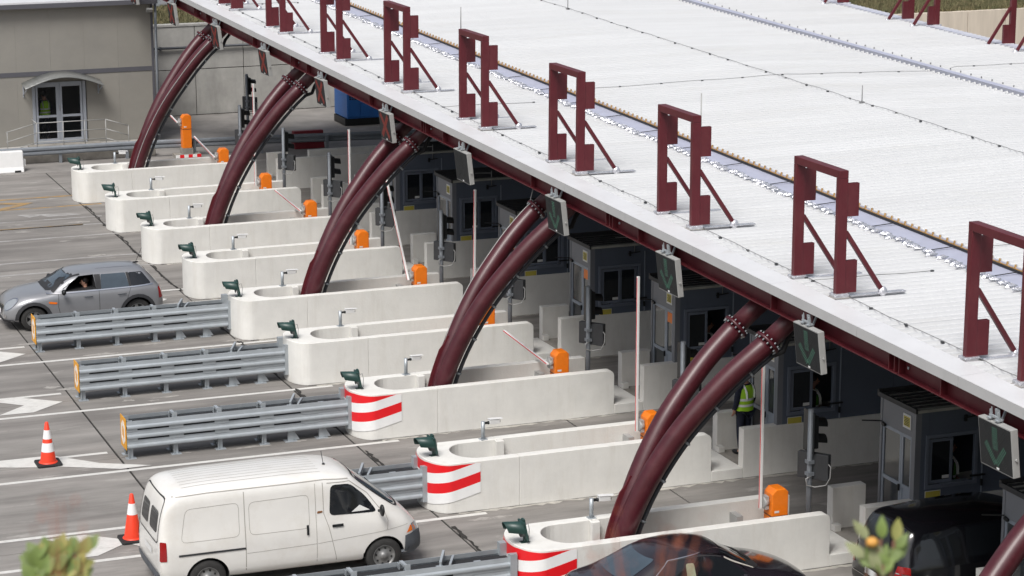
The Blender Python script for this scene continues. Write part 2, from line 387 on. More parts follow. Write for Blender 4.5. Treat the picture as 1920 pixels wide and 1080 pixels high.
# yard behind the lanes, raised kerb wall, upper terrain
struct(G().box(-28, 60, 43.23, 53.6, -.021, .002).obj('yard_pavement', M['yard']))
for cx, cy, r in ((16.6, 50.6, .9), (13.0, 50.3, .45)):
    G().lathe([(r, 0), (r * .96, .012), (r * .9, .012), (r * .88, .004), (0.001, .004)], 28, (cx, cy, .003)).obj('manhole_ring', M['kerb'], D.objects['yard_pavement'])
struct(G().prism([(53.93, 3.30), (56.3, 3.6), (57.3, 3.75), (66, 3.9), (66.2, 3.8), (90, 6), (300, 10), (300, -.5), (53.93, -.5)], -60, 30, 0).obj('embankment', M['grass']))
struct(G().prism([(53.93, 2.50), (54.6, 2.62), (57.3, 2.9), (66, 3.0), (90, 5), (300, 9), (300, -.5), (53.93, -.5)], 30.01, 180, 0).obj('embankment', M['grass']))
struct(G().add([(-60, 57.6, 3.81), (30, 57.6, 3.81), (30, 65.4, 3.94), (-60, 65.4, 3.94)], [(0, 1, 2, 3)]).obj('upper_road', M['asphalt'], flip=False))
# grass tufts on the embankment edge
def tufts(n, x0, x1, y0, y1, z, h, name='grass'):
    g = G()
    for _ in range(n):
        x = random.uniform(x0, x1); y = random.uniform(y0, y1); zz = z + (y - 53.9) * .12
        for b in range(3):
            a = random.random() * 6.28; r = random.uniform(.02, .06); hh = h * random.uniform(.5, 1.3)
            g.add([(x - r * cos(a), y - r * sin(a), zz - .05), (x + r * cos(a), y + r * sin(a), zz - .05), (x + random.uniform(-.15, .15), y + random.uniform(-.1, .1), zz + hh)], [(0, 1, 2)])
    return struct(g.obj(name, M['grass'], flip=False), 'stuff')
tufts(14000, 5, 30, 53.8, 57.4, 3.33, .16)
tufts(26000, 30, 62, 53.95, 58.5, 2.52, .22)
# hillside the photographer stands on, below the frame
fw = Vector((sin(YAW), cos(YAW), 0)); rt = Vector((cos(YAW), -sin(YAW), 0))
hv = []
for dd, z in ((-8, 12.9), (-1, 12.7), (3, 10.6), (10, 6.2), (20, .3), (21, -.2)):
    for ss in (-30, 30):
        p = CAM + fw * dd + rt * ss; hv.append((p.x, p.y, z))
struct(G().add(hv, [(2 * k, 2 * k + 1, 2 * k + 3, 2 * k + 2) for k in range(5)]).obj('hillside', M['grass'], flip=False))

# ------------------------------------------------------------------ retaining wall (two courses of cast panels)
rw = thing('retaining_wall', 'long grey cast concrete retaining wall behind the building and plaza, tan towards the right', 'wall', (0, 53.73, 0))
base_panels = {}
for k in range(30):
    x = 4 + k * 1.9
    for r, (z0, z1) in enumerate(((0, 1.74), (1.77, 3.42)) if x < 30 else ((0, 2.55),)):
        m = M['retain2'] if x > 30 else M['retain']
        key = (r, m.name)
        if key not in base_panels:
            base_panels[key] = G().box(.012, 1.888, 0, .3, z0, z1).obj('concrete_panel', m, rw, bevel=.008, loc=(x, random.uniform(-.004, .004), 0))
            if m is M['retain2']: base_panels[key]['label'] = 'tan streaked wall panel'
        else: inst(base_panels[key], rw, (x, random.uniform(-.004, .004), 0))
G().box(4, 29.9, -.03, .36, 3.422, 3.50).obj('coping', M['retain'], rw)
G().box(4, 29.9, .05, .28, -.02, 3.41).box(29.92, 61, .05, .28, -.02, 2.54).obj('wall_core', M['joint'], rw)
g = G().cyl((4, -.12, 2.62), (30, -.12, 2.62), .05, 10)
for k in range(14): g.box(4.5 + k * 1.9, 4.56 + k * 1.9, -.18, .0, 2.56, 2.68)
g.obj('service_pipe', M['dark_pipe'], rw)

# ------------------------------------------------------------------ W-beam rail helper
def wprof(y, z, h, sgn=-1, d=.075):
    """open W section as a (y,z) polyline of thickness; sgn -1 bulges to -y"""
    pts = [(0, 0), (.35, .08), (1, .16), (1, .36), (.25, .46), (.25, .54), (1, .64), (1, .84), (.35, .92), (0, 1)]
    a = [(y + sgn * d * p, z + h * t) for p, t in pts]
    return a + [(yy - sgn * .012, zz) for yy, zz in a[::-1]]

# far guard rail on the raised kerb in front of the building
kw = tag(G().box(-14, 4.2, 45.2, 45.45, 0, .36).obj('kerb_wall', M['kerb'], bevel=.02), 'low stained concrete kerb wall under the roadside rail', 'wall')
struct(G().box(-14, 4.2, 45.452, 47.93, 0, .10).obj('pavement', M['yard']))
fr = thing('guard_rail', 'long weathered grey roadside guard rail in front of the grey building', 'guard rail', (0, 45.0, 0))
g = G()
yl = [(-14, 0), (3, 0), (8, -.5), (15, -1.6), (24, -3)]
P_ = wprof(0, .30, .30)
for (xa, oa), (xb, ob) in zip(yl[:-1], yl[1:]):
    n = len(P_); vs = [(xa, y + oa, z) for y, z in P_] + [(xb, y + ob, z) for y, z in P_]
    g.add(vs, [(i, (i + 1) % n, n + (i + 1) % n, n + i) for i in range(n)])
g.obj('rail_beam', M['steel'], fr)
for k in range(16):
    x = -13 + k * 2.3; o = 0 if x < 3 else -(x - 3) * .145
    G().box(x, x + .10, -.02 + o, .08 + o, 0, .56).obj('rail_post', M['steel'], fr)
# upper road guard rail
ur = thing('guard_rail', 'galvanised guard rail with square posts along the road above the retaining wall', 'guard rail', (0, 57.3, 3.7))
G().box(-20, 29.9, -.03, 0, .42, .72).obj('rail_beam', M['galv'], ur)
for k in range(23): G().box(-18 + k * 2.1, -17.87 + k * 2.1, 0.002, .12, -.2, .8).obj('rail_post', M['galv'], ur)
ur2 = thing('guard_rail', 'second guard rail on the far side of the upper road', 'guard rail', (0, 66.3, 3.9))
G().box(-20, 29.9, -.03, 0, .42, .72).obj('rail_beam', M['galv'], ur2)
for k in range(14): G().box(-18 + k * 3.6, -17.87 + k * 3.6, 0.002, .12, -.2, .8).obj('rail_post', M['galv'], ur2)

# ------------------------------------------------------------------ grey building on the left
bd = thing('service_building', 'grey clad flat building with double glass doors under a curved awning', 'building', (0, 47.98, 0))
for k in range(16):
    x = -14.4 + 1.2 * k
    for z0, z1 in ((.12, 2.60), (2.76, 5.0)):
        if z0 < 1 and k in (12, 13):     # door bay, cut round the opening
            x0, x1 = x + .0015, x + 1.1985
            g = G()
            if k == 12:
                g.box(x0, .50, 0, .12, z0, z1); g.box(.50, x1, 0, .12, 2.36, z1)
            else:
                g.box(x0, 2.38, 0, .12, 2.36, z1); 
            g.obj('cladding_panel', M['facade'], bd)
            continue
        xx0 = x + .0015
        if z0 < 1 and k == 14: xx0 = 2.42
        G().box(xx0, x + 1.1985, 0, .12, z0, z1).obj('cladding_panel', M['facade'], bd)
G().box(-14.4, 4.8, -.018, .12, 2.602, 2.758).obj('dark_band', M['band'], bd)
G().box(-14.4, .48, -.02, .12, 0.0, .118).obj('base_trim', M['band'], bd)
G().box(2.42, 4.8, -.02, .12, 0.0, .118).obj('base_trim', M['band'], bd)
G().box(-14.4, 4.8, .13, 5.4, 0, 5.0).obj('building_core', M['booth_in'], bd) if False else None
G().box(4.68, 4.8, .125, 5.4, 0, 5.0).obj('side_wall', M['facade'], bd)
G().box(-14.4, 4.8, 5.4, 5.5, 0, 5.0).obj('back_wall', M['facade'], bd)
G().box(-14.4, 4.67, .13, 5.39, .02, .19).obj('indoor_floor', M['dgrey'], bd)
G().box(4.8, 4.88, -.06, 5.5, 0, 5.0).obj('corner_trim', M['band'], bd)
G().box(-14.6, 5.0, -.3, 5.7, 5.06, 5.22).obj('roof', M['flash'], bd)
G().box(-14.6, 5.0, -.34, -.302, 5.0, 5.16).obj('roof_edge', M['band'], bd)
dr = G()
for z0, z1 in ((.2, .36), (1.12, 1.2), (2.2, 2.34)):
    dr.box(.62, 1.40, -.04, .04, z0, z1); dr.box(1.47, 2.25, -.04, .04, z0, z1)
for x in (.62, 1.33, 1.47, 2.18): dr.box(x, x + .07, -.042, .042, .2, 2.34)
dro = dr.obj('double_door', M['alu'], bd)
G().box(.50, .60, -.05, .1, .19, 2.36).box(2.27, 2.38, -.05, .1, .19, 2.36).box(1.404, 1.466, -.03, .05, .2, 2.34).box(.601, 2.269, -.05, .1, 2.342, 2.36).obj('frame', M['alu'], dro)
gl = D.materials['dark_glass'].copy(); gl.name = 'clear_glass'; gl.node_tree.nodes['Principled BSDF'].inputs['Alpha'].default_value = .22; M['clear'] = gl
for x0, x1 in ((.692, 1.328), (1.542, 2.178)):
    for z0, z1 in ((.362, 1.118), (1.202, 2.198)): G().box(x0, x1, -.004, .004, z0, z1).obj('pane', gl, dro)
G().bar((1.44, -.08, 1.35), (1.44, -.08, 1.55), .02, .02).obj('handle', M['chrome'], dro)
aw = G(); n = 14
for k in range(n):
    a0, a1 = k / n, (k + 1) / n
    f = lambda a: (.15 + 2.75 * a, 2.36 + .36 * sin(pi * a))
    (xa, za), (xb, zb) = f(a0), f(a1)
    aw.add([(xa, -.0, za), (xb, -.0, zb), (xb, -.78, zb - .12), (xa, -.78, za - .12), (xa, -.0, za + .025), (xb, -.0, zb + .025), (xb, -.78, zb - .095), (xa, -.78, za - .095)],
           [(0, 1, 2, 3), (4, 7, 6, 5), (3, 2, 6, 7), (0, 4, 5, 1)], True)
awo = aw.obj('awning', M['awning'], bd)
for x in (.2, 2.84):
    G().bar((x, -.02, 1.95), (x, -.66, 2.22), .03, .03, (1, 0, 0)).bar((x, -.02, 1.88), (x, -.02, 2.34), .035, .035).obj('bracket', M['alu'], awo)
G().cyl((4.95, -.12, .1), (4.95, -.12, 5.05), .05, 10).obj('downpipe', M['steel'], bd)
fl = G().obox((4.7, -.35, 4.78), (.22, .1, .12), Matrix.Rotation(.5, 3, 'X')).bar((4.7, -.3, 4.8), (4.7, 0, 4.9), .03, .03)
fl.obj('floodlight', M['lightgrey'], bd)
G().box(.25, 2.8, -.95, -.03, .1, .19).obj('door_step', M['kerb'], bd)
G().box(-14.4, .24, -.5, -.03, .1, .15).obj('plinth', M['retain'], bd); G().box(2.81, 4.8, -.5, -.03, .1, .15).obj('plinth', M['retain'], bd)
hr = thing('handrail', 'thin pale steel handrail with ramp rails in front of the glass doors', 'railing', (0, 46.95, .1))
def hrbar(a, b, nm='rail'): G().cyl(a, b, .016, 8).obj(nm, M['lightgrey'], hr)
for x, h in ((-.6, .75), (.42, 1.0), (1.35, 1.0), (2.1, 1.0), (2.85, 1.0), (3.65, .75)): hrbar((x, 0, 0), (x, 0, h), 'post')
for h in (1.0, .66, .33):
    hrbar((.42, 0, h), (2.85, 0, h)); hrbar((-.65, 0, h - .27), (.42, 0, h)); hrbar((2.85, 0, h), (3.65, 0, h - .27))
    hrbar((.42, 0, h), (.42, .95, h)) if h == 1.0 else None
# small left things
jb = thing('barrier_block', 'white plastic water barrier block at the left edge below the rail', 'road barrier', (-1.25, 43.9, 0))
G().prism([(-.28, 0), (.28, 0), (.2, .18), (.12, .7), (-.12, .7), (-.2, .18)], -.95, .62, 0).obj('block', M['white_p'], jb, bevel=.03)
G().box(.622, .70, -.06, .06, .15, .4).obj('coupling', M['white_p'], jb)
G().box(.3, .5, -.285, -.2, .001, .07).obj('foot_slot', M['black'], jb)
rb = tag(G().prism([(-.28, 0), (.28, 0), (.2, .2), (.12, .62), (-.12, .62), (-.2, .2)], -.55, .55, 0).obj('barrier_block', mat('red_plastic', (.22, .02, .03), .5, var=.1), bevel=.03), 'dark red plastic barrier block beyond the islands, beside the traffic light', 'road barrier')
rb.location = (9.6, 44.9, 0)

# blue generator
gn = thing('generator', 'blue metal generator enclosure standing behind the canopy', 'generator', (13.3, 49.6, 0))
G().box(-1.0, 1.7, -.8, .8, .28, 1.75).obj('enclosure', M['blue'], gn, bevel=.03)
G().box(-1.05, 1.75, -.7, .7, .02, .278).obj('base_frame', M['black'], gn)
for x in (-.95, -.48): G().box(x, x + .44, -.82, -.802, .36, 1.62).obj('door_panel', M['blue'], gn, bevel=.004)
gl_ = G()
for a in range(7):
    for b in range(4): gl_.box(-.92 + b * .1, -.85 + b * .1, -.828, -.8205, 1.0 + a * .08, 1.05 + a * .08)
gl_.obj('louvre_grille', M['booth_in'], gn)
for x in (-.55, -.42): G().box(x, x + .03, -.835, -.8205, .95, 1.1).obj('handle', M['black'], gn)
G().cyl((1.2, 0, 1.75), (1.2, 0, 2.1), .06, 10).obj('exhaust', M['dgrey'], gn)

# ------------------------------------------------------------------ toll islands
def arc(cx, cy, r, a0, a1, n):
    return [(cx + r * cos(a0 + (a1 - a0) * k / n), cy + r * sin(a0 + (a1 - a0) * k / n)) for k in range(n + 1)]
def wall_x(g, x0, x1, y0, y1, z0, z1, rl=.0, rr=.0):
    """a wall along x with rounded upper end corners"""
    pts = [(x0, z0), (x1, z0)]
    pts += arc(x1 - rr, z1 - rr, rr, 0, pi / 2, 4) if rr else [(x1, z1)]
    pts += arc(x0 + rl, z1 - rl, rl, pi / 2, pi, 4) if rl else [(x0, z1)]
    return g.prism(pts, y0, y1, 1)
def make_island(i):
    t = thing('toll_island', 'x', 'traffic island', (IX[i], IY[i], 0), 0, 'white concrete islands between the lanes')
    r = WR_; cy = YC; wt = .21; ri = r - wt
    xc = .42; ex = .42                                   # elliptical nose
    outer = [(xc + ex * cos(a), cy + r * sin(a)) for a in [pi / 2 + pi * k / 22 for k in range(23)]]
    hx = 1.05
    inner = [(hx + .42 * cos(a), cy + ri * sin(a)) for a in [pi * 1.5 - pi * k / 14 for k in range(15)]]
    nose = [(1.75, cy + r)] + outer + [(1.75, cy - r), (1.75, cy - ri)] + inner + [(1.75, cy + ri)]
    G().prism(nose, 0, HW, 2).obj('nose_block', M['wall'], t, bevel=.014)
    G().box(.9, 5.77, cy - ri - .01, cy + ri + .01, 0, .2).obj('island_bed', M['kerb'], t)
    wall_x(G(), 1.752, 5.78, cy - r, cy - r + wt, 0, HW, 0, .12).obj('front_wall', M['wall'], t, bevel=.009)
    wall_x(G(), 1.752, 5.62, cy + r - wt, cy + r, 0, HW, 0, .03).obj('back_wall', M['wall'], t, bevel=.009)
    G().box(1.70, 1.86, cy + ri - .13, cy + ri - .002, .2, HW - .01).obj('pier', M['wall'], t, bevel=.01)
    wall_x(G(), 6.47, 16.5, cy - r, cy - r + wt, 0, HW + .02, 0, 0).obj('front_wall', M['wall'], t, bevel=.009)
    wall_x(G(), 6.5, 7.18, cy + r - wt, cy + r, 0, HW + .02, 0, 0).obj('back_wall', M['wall'], t, bevel=.009)
    wall_x(G(), 7.9, 16.5, cy + r - wt, cy + r, 0, HW + .02, 0, 0).obj('back_wall', M['wall'], t, bevel=.009)
    G().box(5.782, 6.468, cy - r, cy + r, 0, .22).obj('sill', M['wall'], t, bevel=.015)
    G().box(6.468, 16.4, cy - ri, cy + ri, 0, .22).obj('island_bed', M['kerb'], t)
    G().box(6.469, 6.60, cy + ri - .16, cy + ri, .221, .34).obj('step', M['wall'], t)
    G().box(4.42, 4.54, cy + ri - .30, cy + ri - .003, .5, .80).obj('junction_box', M['lightgrey'], t)
    return t
isl0 = make_island(0)
def striped(i, t):
    """curved red and white sheeting round the approach side of the nose"""
    cy = YC; r = WR_ + .010; xc, ex = .42, .430
    path = [(xc + ex * cos(a), cy + r * sin(a)) for a in [pi * .80 + (pi * .70) * k / 40 for k in range(41)]] + [(.42 + .53 * k / 5, cy - r) for k in range(1, 6)]
    L = [0]
    for a, b in zip(path[:-1], path[1:]): L.append(L[-1] + sqrt((a[0] - b[0]) ** 2 + (a[1] - b[1]) ** 2))
    L = [l / L[-1] for l in L]
    sh = D.objects.new('striped_sheet', G().mesh('x', M['stripe_w'])); D.objects.remove(sh)
    def band(z0, z1, m, name, par):
        g = G(); vs = []
        for (x, y), s in zip(path, L):
            q = max(0, s - .35) / .65; rise = .24 * q ** 1.35
            lo = min(z0 + rise, .945); hi = min(z1 + rise, .945)
            if z0 <= .16: lo = z0 + rise
            vs += [(x, y, lo), (x, y, hi)]
        g.add(vs, [(2 * k, 2 * k + 2, 2 * k + 3, 2 * k + 1) for k in range(len(path) - 1)], False)
        o = g.obj(name, m, par, flip=False)
        sd_ = o.modifiers.new('solid', 'SOLIDIFY'); sd_.thickness = .003; sd_.offset = 0
        return o
    a = band(.13, .335, M['stripe_w'], 'white_band', t); band(.335, .535, M['red'], 'red_band', t)
    band(.535, .735, M['stripe_w'], 'white_band', t); band(.735, .935, M['red'], 'red_band', t)
ISL = {0: isl0}
for i in (-2, -1, 1, 2, 3, 4, 5, 6, 7, 8): ISL[i] = dup(isl0, None, (IX[i], IY[i], 0))
for i, t in ISL.items():
    t['label'] = {0: 'nearest toll island, red and white striped nose at the bottom beside the dark sedan', 1: 'toll island with a striped nose just ahead of the white van',
                  2: 'farther of the red and white striped toll islands, third from the front', -1: 'toll island behind the dark sedan, mostly hidden at the lower right',
                  3: 'plain white toll island directly behind the last striped one', 4: 'plain white toll island whose guard rail the grey hatchback passes',
                  8: 'farthest white toll island, nearest to the grey building', -2: 'toll island past the lower right corner carrying the last arch',
                  5: 'plain white toll island just behind the roof of the grey hatchback'}.get(i, '%s white toll island' % ORD[i] + ', counted from the front of the plaza')
for i in (0, 1, 2): striped(i, ISL[i])

# ------------------------------------------------------------------ nose lamps, cctv, barriers, signals
lm = thing('warning_lamp', 'x', 'signal lamp', (0, 0, 0), 0, 'dark green hooded lamps on the island noses')
mx = Matrix.Rotation(radians(-12), 3, 'Y')
G().obox((.30, 0, .24), (.045, .34, .36), mx).obox((.30, 0, .40), (.05, .12, .12), mx).obj('back_board', M['green'], lm, bevel=.015)
g = G(); n = 14
for k in range(n + 1):
    a = -.25 + (pi + .5) * k / n
    for r, x in ((.155, .27), (.165, .27), (.13, -.06 - .05 * sin(a)), (.14, -.06 - .05 * sin(a))):
        c = Vector((x, r * cos(a), .24 + r * sin(a) + (0 if x > .2 else .055))); g.v.append(tuple(c))
for k in range(n):
    o = 4 * k
    for a, b in ((0, 2), (3, 1), (2, 3)): g.f.append((o + a, o + b, o + 4 + b, o + 4 + a)); g.sm.append(True)
g.obj('hood', M['green'], lm)
G().lathe([(.001, .262), (.08, .255), (.135, .24)], 18, (0, 0, .24), 0).obj('lens', M['black'], lm)
G().bar((.33, 0, 0), (.33, 0, .2), .06, .05).box(.24, .42, -.06, .06, 0, .012).obj('bracket', M['green'], lm)
G().tube([(.34, .05, .3), (.43, .09, .32), (.46, .1, .2), (.44, .08, .0)], .008, 6).obj('cable', M['lightgrey'], lm)
cc = thing('cctv_camera', 'x', 'camera', (0, 0, 0), 0, 'small cameras on short posts on the islands')
G().cyl((0, 0, 0), (0, 0, .36), .038, 12).box(-.07, .07, -.07, .07, 0, .012).obj('post', M['galv'], cc)
G().bar((.02, 0, .32), (.12, 0, .32), .03, .04).sphere((.12, 0, .32), .035, 10).obj('arm', M['black'], cc)
g = G().obox((.24, 0, .335), (.22, .09, .09), Matrix.Rotation(.06, 3, 'Y')).obox((.27, 0, .385), (.30, .11, .012), Matrix.Rotation(.06, 3, 'Y'))
g.obj('housing', M['white_p'], cc, bevel=.008)
G().cyl((.352, 0, .325), (.366, 0, .325), .032, 10).obj('lens', M['black'], cc)
lm.location = (IX[0] - .07, IY[0] - .34, HW); cc.location = (IX[0] + 1.78, IY[0] + .43, HW)
for i in range(0, 9):
    l = lm if i == 0 else dup(lm, None, (IX[i] - .07 + random.uniform(-.04, .04), IY[i] - .28, HW), random.uniform(-.15, .15))
    c = cc if i == 0 else dup(cc, None, (IX[i] + 1.5 + (.0 if i else 0), IY[i] + .42, HW), random.uniform(-.2, .2))
    l.scale = (.9, .9, .92); l['label'] = 'dark green hooded lamp on the nose of the %s island' % ORD[i]
    c['label'] = 'small white camera on a short post on the %s island' % ORD[i]

def make_cabinet():
    o = G().prism([(-.16, .2), (.16, .2), (.16, 1.30), (.10, 1.36), (-.08, 1.36), (-.16, 1.27)], -.16, .16, 1).obj('cabinet', M['orange'], None, bevel=.018)
    return o
bars = {}
bp_ = thing('barrier_gate', 'x', 'barrier gate', (0, 0, 0), 0, 'orange barrier gates on the islands')
cb = make_cabinet(); cb.parent = bp_
G().box(-.162, .162, -.165, -.1605, .86, .875).box(-.1605, -.165, -.15, .15, .86, .875).obj('lid_seam', M['seam'], cb)
G().box(-.11, -.02, -.164, -.161, .93, .97).obj('maker_plate', M['sign_w'], cb)
G().box(-.19, .19, -.19, .19, .0, .2).obj('plinth', M['kerb'], bp_)
hub = G().cyl((-.17, .02, 1.10), (-.26, .02, 1.10), .10, 12).box(-.24, -.17, -.06, .10, .98, 1.22).obj('hub', M['lightgrey'], bp_)
arm = D.objects.new('barrier_arm', None)
def make_arm():
    g = G().bar((0, 0, -.12), (0, 0, 3.0), .058, .045)
    o = g.obj('barrier_arm', M['white_p'], None, bevel=.01)
    s_ = G().box(-.0310, -.0292, -.020, .004, -.1, 2.98).obj('red_strip', M['red'], o)
    return o
arm = make_arm(); arm.parent = bp_; arm.location = (-.30, .02, 1.10)
ARM = {0: 0, 1: 0, 2: -87, 3: 2, 4: -36, 5: 0, 6: -87, 7: 0, 8: -84}
for i in range(0, 9):
    b = bp_ if i == 0 else dup(bp_)
    b.location = (IX[i] + (5.05 if i == 0 else 4.78 if i < 3 else 4.86), IY[i] - .22, 0)
    a = [k for k in b.children if k.name.startswith('barrier_arm')][0]
    a.rotation_euler = (radians(ARM[i]), 0, 0)
    if abs(ARM[i]) > 80: a.scale = (1, 1, .84)
    st = 'raised upright' if abs(ARM[i]) < 10 else 'half raised' if abs(ARM[i]) < 60 else 'lowered'
    b['label'] = 'orange barrier gate with its arm %s on the %s island' % (st, ORD[i])
b9 = dup(bp_, None, (5.15, 44.6, .12)); b9['label'] = 'orange barrier gate on a kerb with red and white edge, nearest to the grey building'
a = [k for k in b9.children if k.name.startswith('barrier_arm')][0]; a.rotation_euler = (radians(-84), 0, 0); a.scale = (1, 1, .30)
k9 = thing('kerb_block', 'grey kerb block with red and white edge under the farthest orange gate', 'kerb', (5.15, 44.6, 0))
G().box(-.45, .45, -.25, .25, 0, .12).obj('block', M['kerb'], k9)
for k in range(6): G().box(-.45 + k * .15, -.45 + (k + 1) * .15, -.254, -.2505, .01, .118).obj('edge_paint', M['red'] if k % 2 else M['stripe_w'], k9)

tl = thing('traffic_signal', 'x', 'traffic light', (0, 0, 0), 0, 'lane signal posts beside the barrier gates')
G().cyl((0, 0, .2), (0, 0, 2.72), .05, 14).cyl((0, 0, .2), (0, 0, .24), .1, 14).obj('post', M['steel'], tl)
hd = G().box(-.02, .10, -.14, .14, 1.98, 2.58).obj('signal_head', M['black'], tl, bevel=.015)
hd.location = (.05, .10, 0)
G().box(-.03, -.015, -.2, .2, 1.9, 2.66).obj('backing_board', M['black'], hd)
for z in (2.42, 2.12):
    g = G(); n = 12
    for k in range(n + 1):
        a = -.3 + (pi + .6) * k / n
        for r, x in ((.10, .10), (.11, .10), (.10, .29), (.11, .29)): g.v.append((x, r * cos(a), z + r * sin(a) - (.03 if x > .2 else 0)))
    for k in range(n):
        o = 4 * k
        for a, b in ((0, 2), (3, 1), (2, 3)): g.f.append((o + a, o + b, o + 4 + b, o + 4 + a)); g.sm.append(True)
    g.obj('visor', M['black'], hd)
mxb = Matrix.Rotation(radians(37), 3, 'Z')
bx_ = G().obox((.10, .02, 1.66), (.12, .60, .48), mxb).obj('control_box', M['dgrey'], tl, bevel=.012)
G().box(-.06, .06, -.07, .07, 1.72, 1.78).box(-.06, .06, -.07, .07, 1.5, 1.56).obj('clamp', M['steel'], tl)
G().tube([(.24, -.25, 1.74), (.26, -.30, 1.70), (.25, -.30, 1.5), (.20, -.25, 1.36), (.06, -.1, 1.30), (-.08, -.06, 1.34), (-.10, -.06, 1.46), (0, -.06, 1.50)], .012, 8).obj('cable', M['lightgrey'], tl)
for k in range(6): G().cyl((.04, -.2 + .1 * k, 1.8), (.046, -.2 + .1 * k, 1.8), .008, 6)
for i in range(0, 9):
    b = tl if i == 0 else dup(tl)
    b.location = (IX[i] + (5.70 if i == 0 else 5.45), IY[i] - .22, 0)
    b['label'] = 'grey post with dark two lamp signal and control box on the %s island' % ORD[i]
b9 = dup(tl, None, (8.0, 47.0, -.3)); b9['label'] = 'traffic signal post in the yard beyond the farthest island'

# ------------------------------------------------------------------ arch columns
def path_arch(Y, sep, off):
    k = (4.33 + SZ * Y) / 4.33
    pts = [(1.93, .25), (1.99, .62), (2.10, 1.05), (2.34, 1.65), (2.64, 2.22), (3.0, 2.76), (3.42, 3.25), (3.88, 3.72), (4.45, 4.2)]
    out = []
    for j in range(len(pts) - 1):
        for q in range(4):
            p0, p1, p2, p3 = pts[max(j - 1, 0)], pts[j], pts[j + 1], pts[min(j + 2, len(pts) - 1)]
            t = q / 4
            c = [.5 * (2 * b + (c_ - a) * t + (2 * a - 5 * b + 4 * c_ - d) * t * t + (3 * b - a - 3 * c_ + d) * t ** 3) for a, b, c_, d in zip(p0, p1, p2, p3)]
            out.append(c)
    out.append(list(pts[-1]))
    res = []
    for x, z in out:
        f = min(1, max(0, (z - .4) / 3.7)) ** 1.45; s = .05 + (sep - .05) * f
        res.append(Vector((x + off[0], s * off[1], z * (1 + (k - 1) * min(1, z / 4)))))
    return res
def make_arch(i):
    zb_ = .72 if i == 8 else .22
    t = thing('arch_column', 'x', 'column', (IX[i], IY[i] + YC - .12, 0), 0, 'twin tube maroon arch columns')
    Y = IY[i]; R = .185
    for sgn, nm in ((-1, 'tube'), (1, 'tube')):
        p = path_arch(Y, .60, (0, sgn))
        G().tube(p, R, 28).obj(nm, M['maroon'], t)
        e = p[-1]; d = (p[-1] - p[-3]).normalized()
        d = Vector((d.x, 0, d.z)).normalized()
        rg = G().cyl(e - d * .03, e + d * .03, R + .06, 28).obj('ring_flange', M['maroon'], t)
        a = d.cross(Vector((0, 1, 0))).normalized()
        bl = G()
        for k in range(14):
            th = 2 * pi * k / 14; c = e + (Vector((0, 1, 0)) * cos(th) + a * sin(th)) * (R + .034)
            bl.cyl(c - d * .065, c + d * .065, .014, 6)
        bl.obj('bolt', M['galv'], rg)
        q = e + d * .031
        G().tube([q, q + d * .5, q + d * 1.0 + Vector((.05, 0, -.06))], R - .02, 24).obj('upper_tube', M['maroon'], t)
    # gusset between the tubes low down on the outer side
    pn = path_arch(Y, .60, (0, 0)); g = G(); idx = list(range(3, 14))
    poly = []
    for j in idx:
        d = (pn[j + 1] - pn[j - 1]).normalized(); nrm = Vector((-d.z, 0, d.x)); ww = .25 if j < 12 else .20
        poly.append(pn[j] + nrm * ww)
    poly += [pn[j] for j in reversed(idx)]
    g.prism([(v.x, v.z) for v in poly], .09, .125, 1)
    g.obj('gusset_plate', M['maroon_b'], t)
    fg = G().lathe([(.001, zb_), (.36, zb_), (.36, zb_ + .04), (.001, zb_ + .04)], 28, (1.93, 0, 0)).obj('base_flange', M['maroon'], t)
    bl = G()
    for k in range(16):
        th = 2 * pi * k / 16; bl.cyl((1.93 + .31 * cos(th), .31 * sin(th), zb_ + .04), (1.93 + .31 * cos(th), .31 * sin(th), zb_ + .11), .018, 6)
    bl.obj('bolt', M['dgrey'], fg)
    # drain pipe under the near tube
    pd = []
    for j, v in enumerate(path_arch(Y, .60, (0, -1))):
        a = path_arch(Y, .60, (0, -1)); d = (a[min(j + 1, len(a) - 1)] - a[max(j - 1, 0)]).normalized(); nrm = Vector((d.z, 0, -d.x))
        pd.append(v + nrm * (R + .10) + Vector((0, .05, 0)))
    G().tube(pd, .042, 10).obj('drain_pipe', M['dark_pipe'], t)
    pt = [v + Vector((.055, 0, .055)) for v in pd[:-4]]
    G().tube(pt, .018, 8).obj('cable_conduit', M['galv'], t)
    e = pd[-1]
    G().tube([e + Vector((-.03, 0, -.03)), e + Vector((.15, 0, .02)), e + Vector((.24, .02, .22)), e + Vector((.42, .1, .40)), e + Vector((.9, .1, .7))], .05, 10).obj('hose', M['cable'], t)
    for j in (3, 9, 14, 19, 24, 29):
        v = pd[j]; d = (pd[j + 1] - pd[j - 1]).normalized()
        G().cyl(v - d * .02, v + d * .02, .062, 10).obj('pipe_clamp', M['galv'], t)
    return t
for i in (-2, 0, 2, 4, 6, 8):
    t = make_arch(i)
    t['label'] = {-2: 'maroon twin tube arch cutting across the lower right corner', 0: 'nearest full maroon twin tube arch, rising behind the dark sedan', 2: 'maroon twin tube arch in the middle of the picture with the green arrow sign at its top',
                  4: 'maroon twin tube arch standing on the fifth nearest island', 6: 'second farthest maroon twin tube arch, just right of the concrete wall and farthest arch', 8: 'farthest maroon twin tube arch, with a bolted round foot, by the grey building'}[i]
    if i == 8:
        pn = path_arch(IY[8], .62, (0, -1)); G().tube([v + Vector((-.13, -.14, .02)) for v in pn], .011, 6).obj('cable', M['lightgrey'], t)
        pass
    if i == 2:
        pn = path_arch(IY[2], .62, (0, 1)); G().tube([v + Vector((-.15, .0, .12)) for v in pn[12:]] + [pn[-1] + Vector((0, -.1, .9))], .010, 6).obj('cable', M['lightgrey'], t)
# pads that lift the farthest arch's foot to the top of its island
G().box(1.30, 2.75, YC - .505, YC + .505, .2, .72).obj('pad', M['wall'], ISL[8])

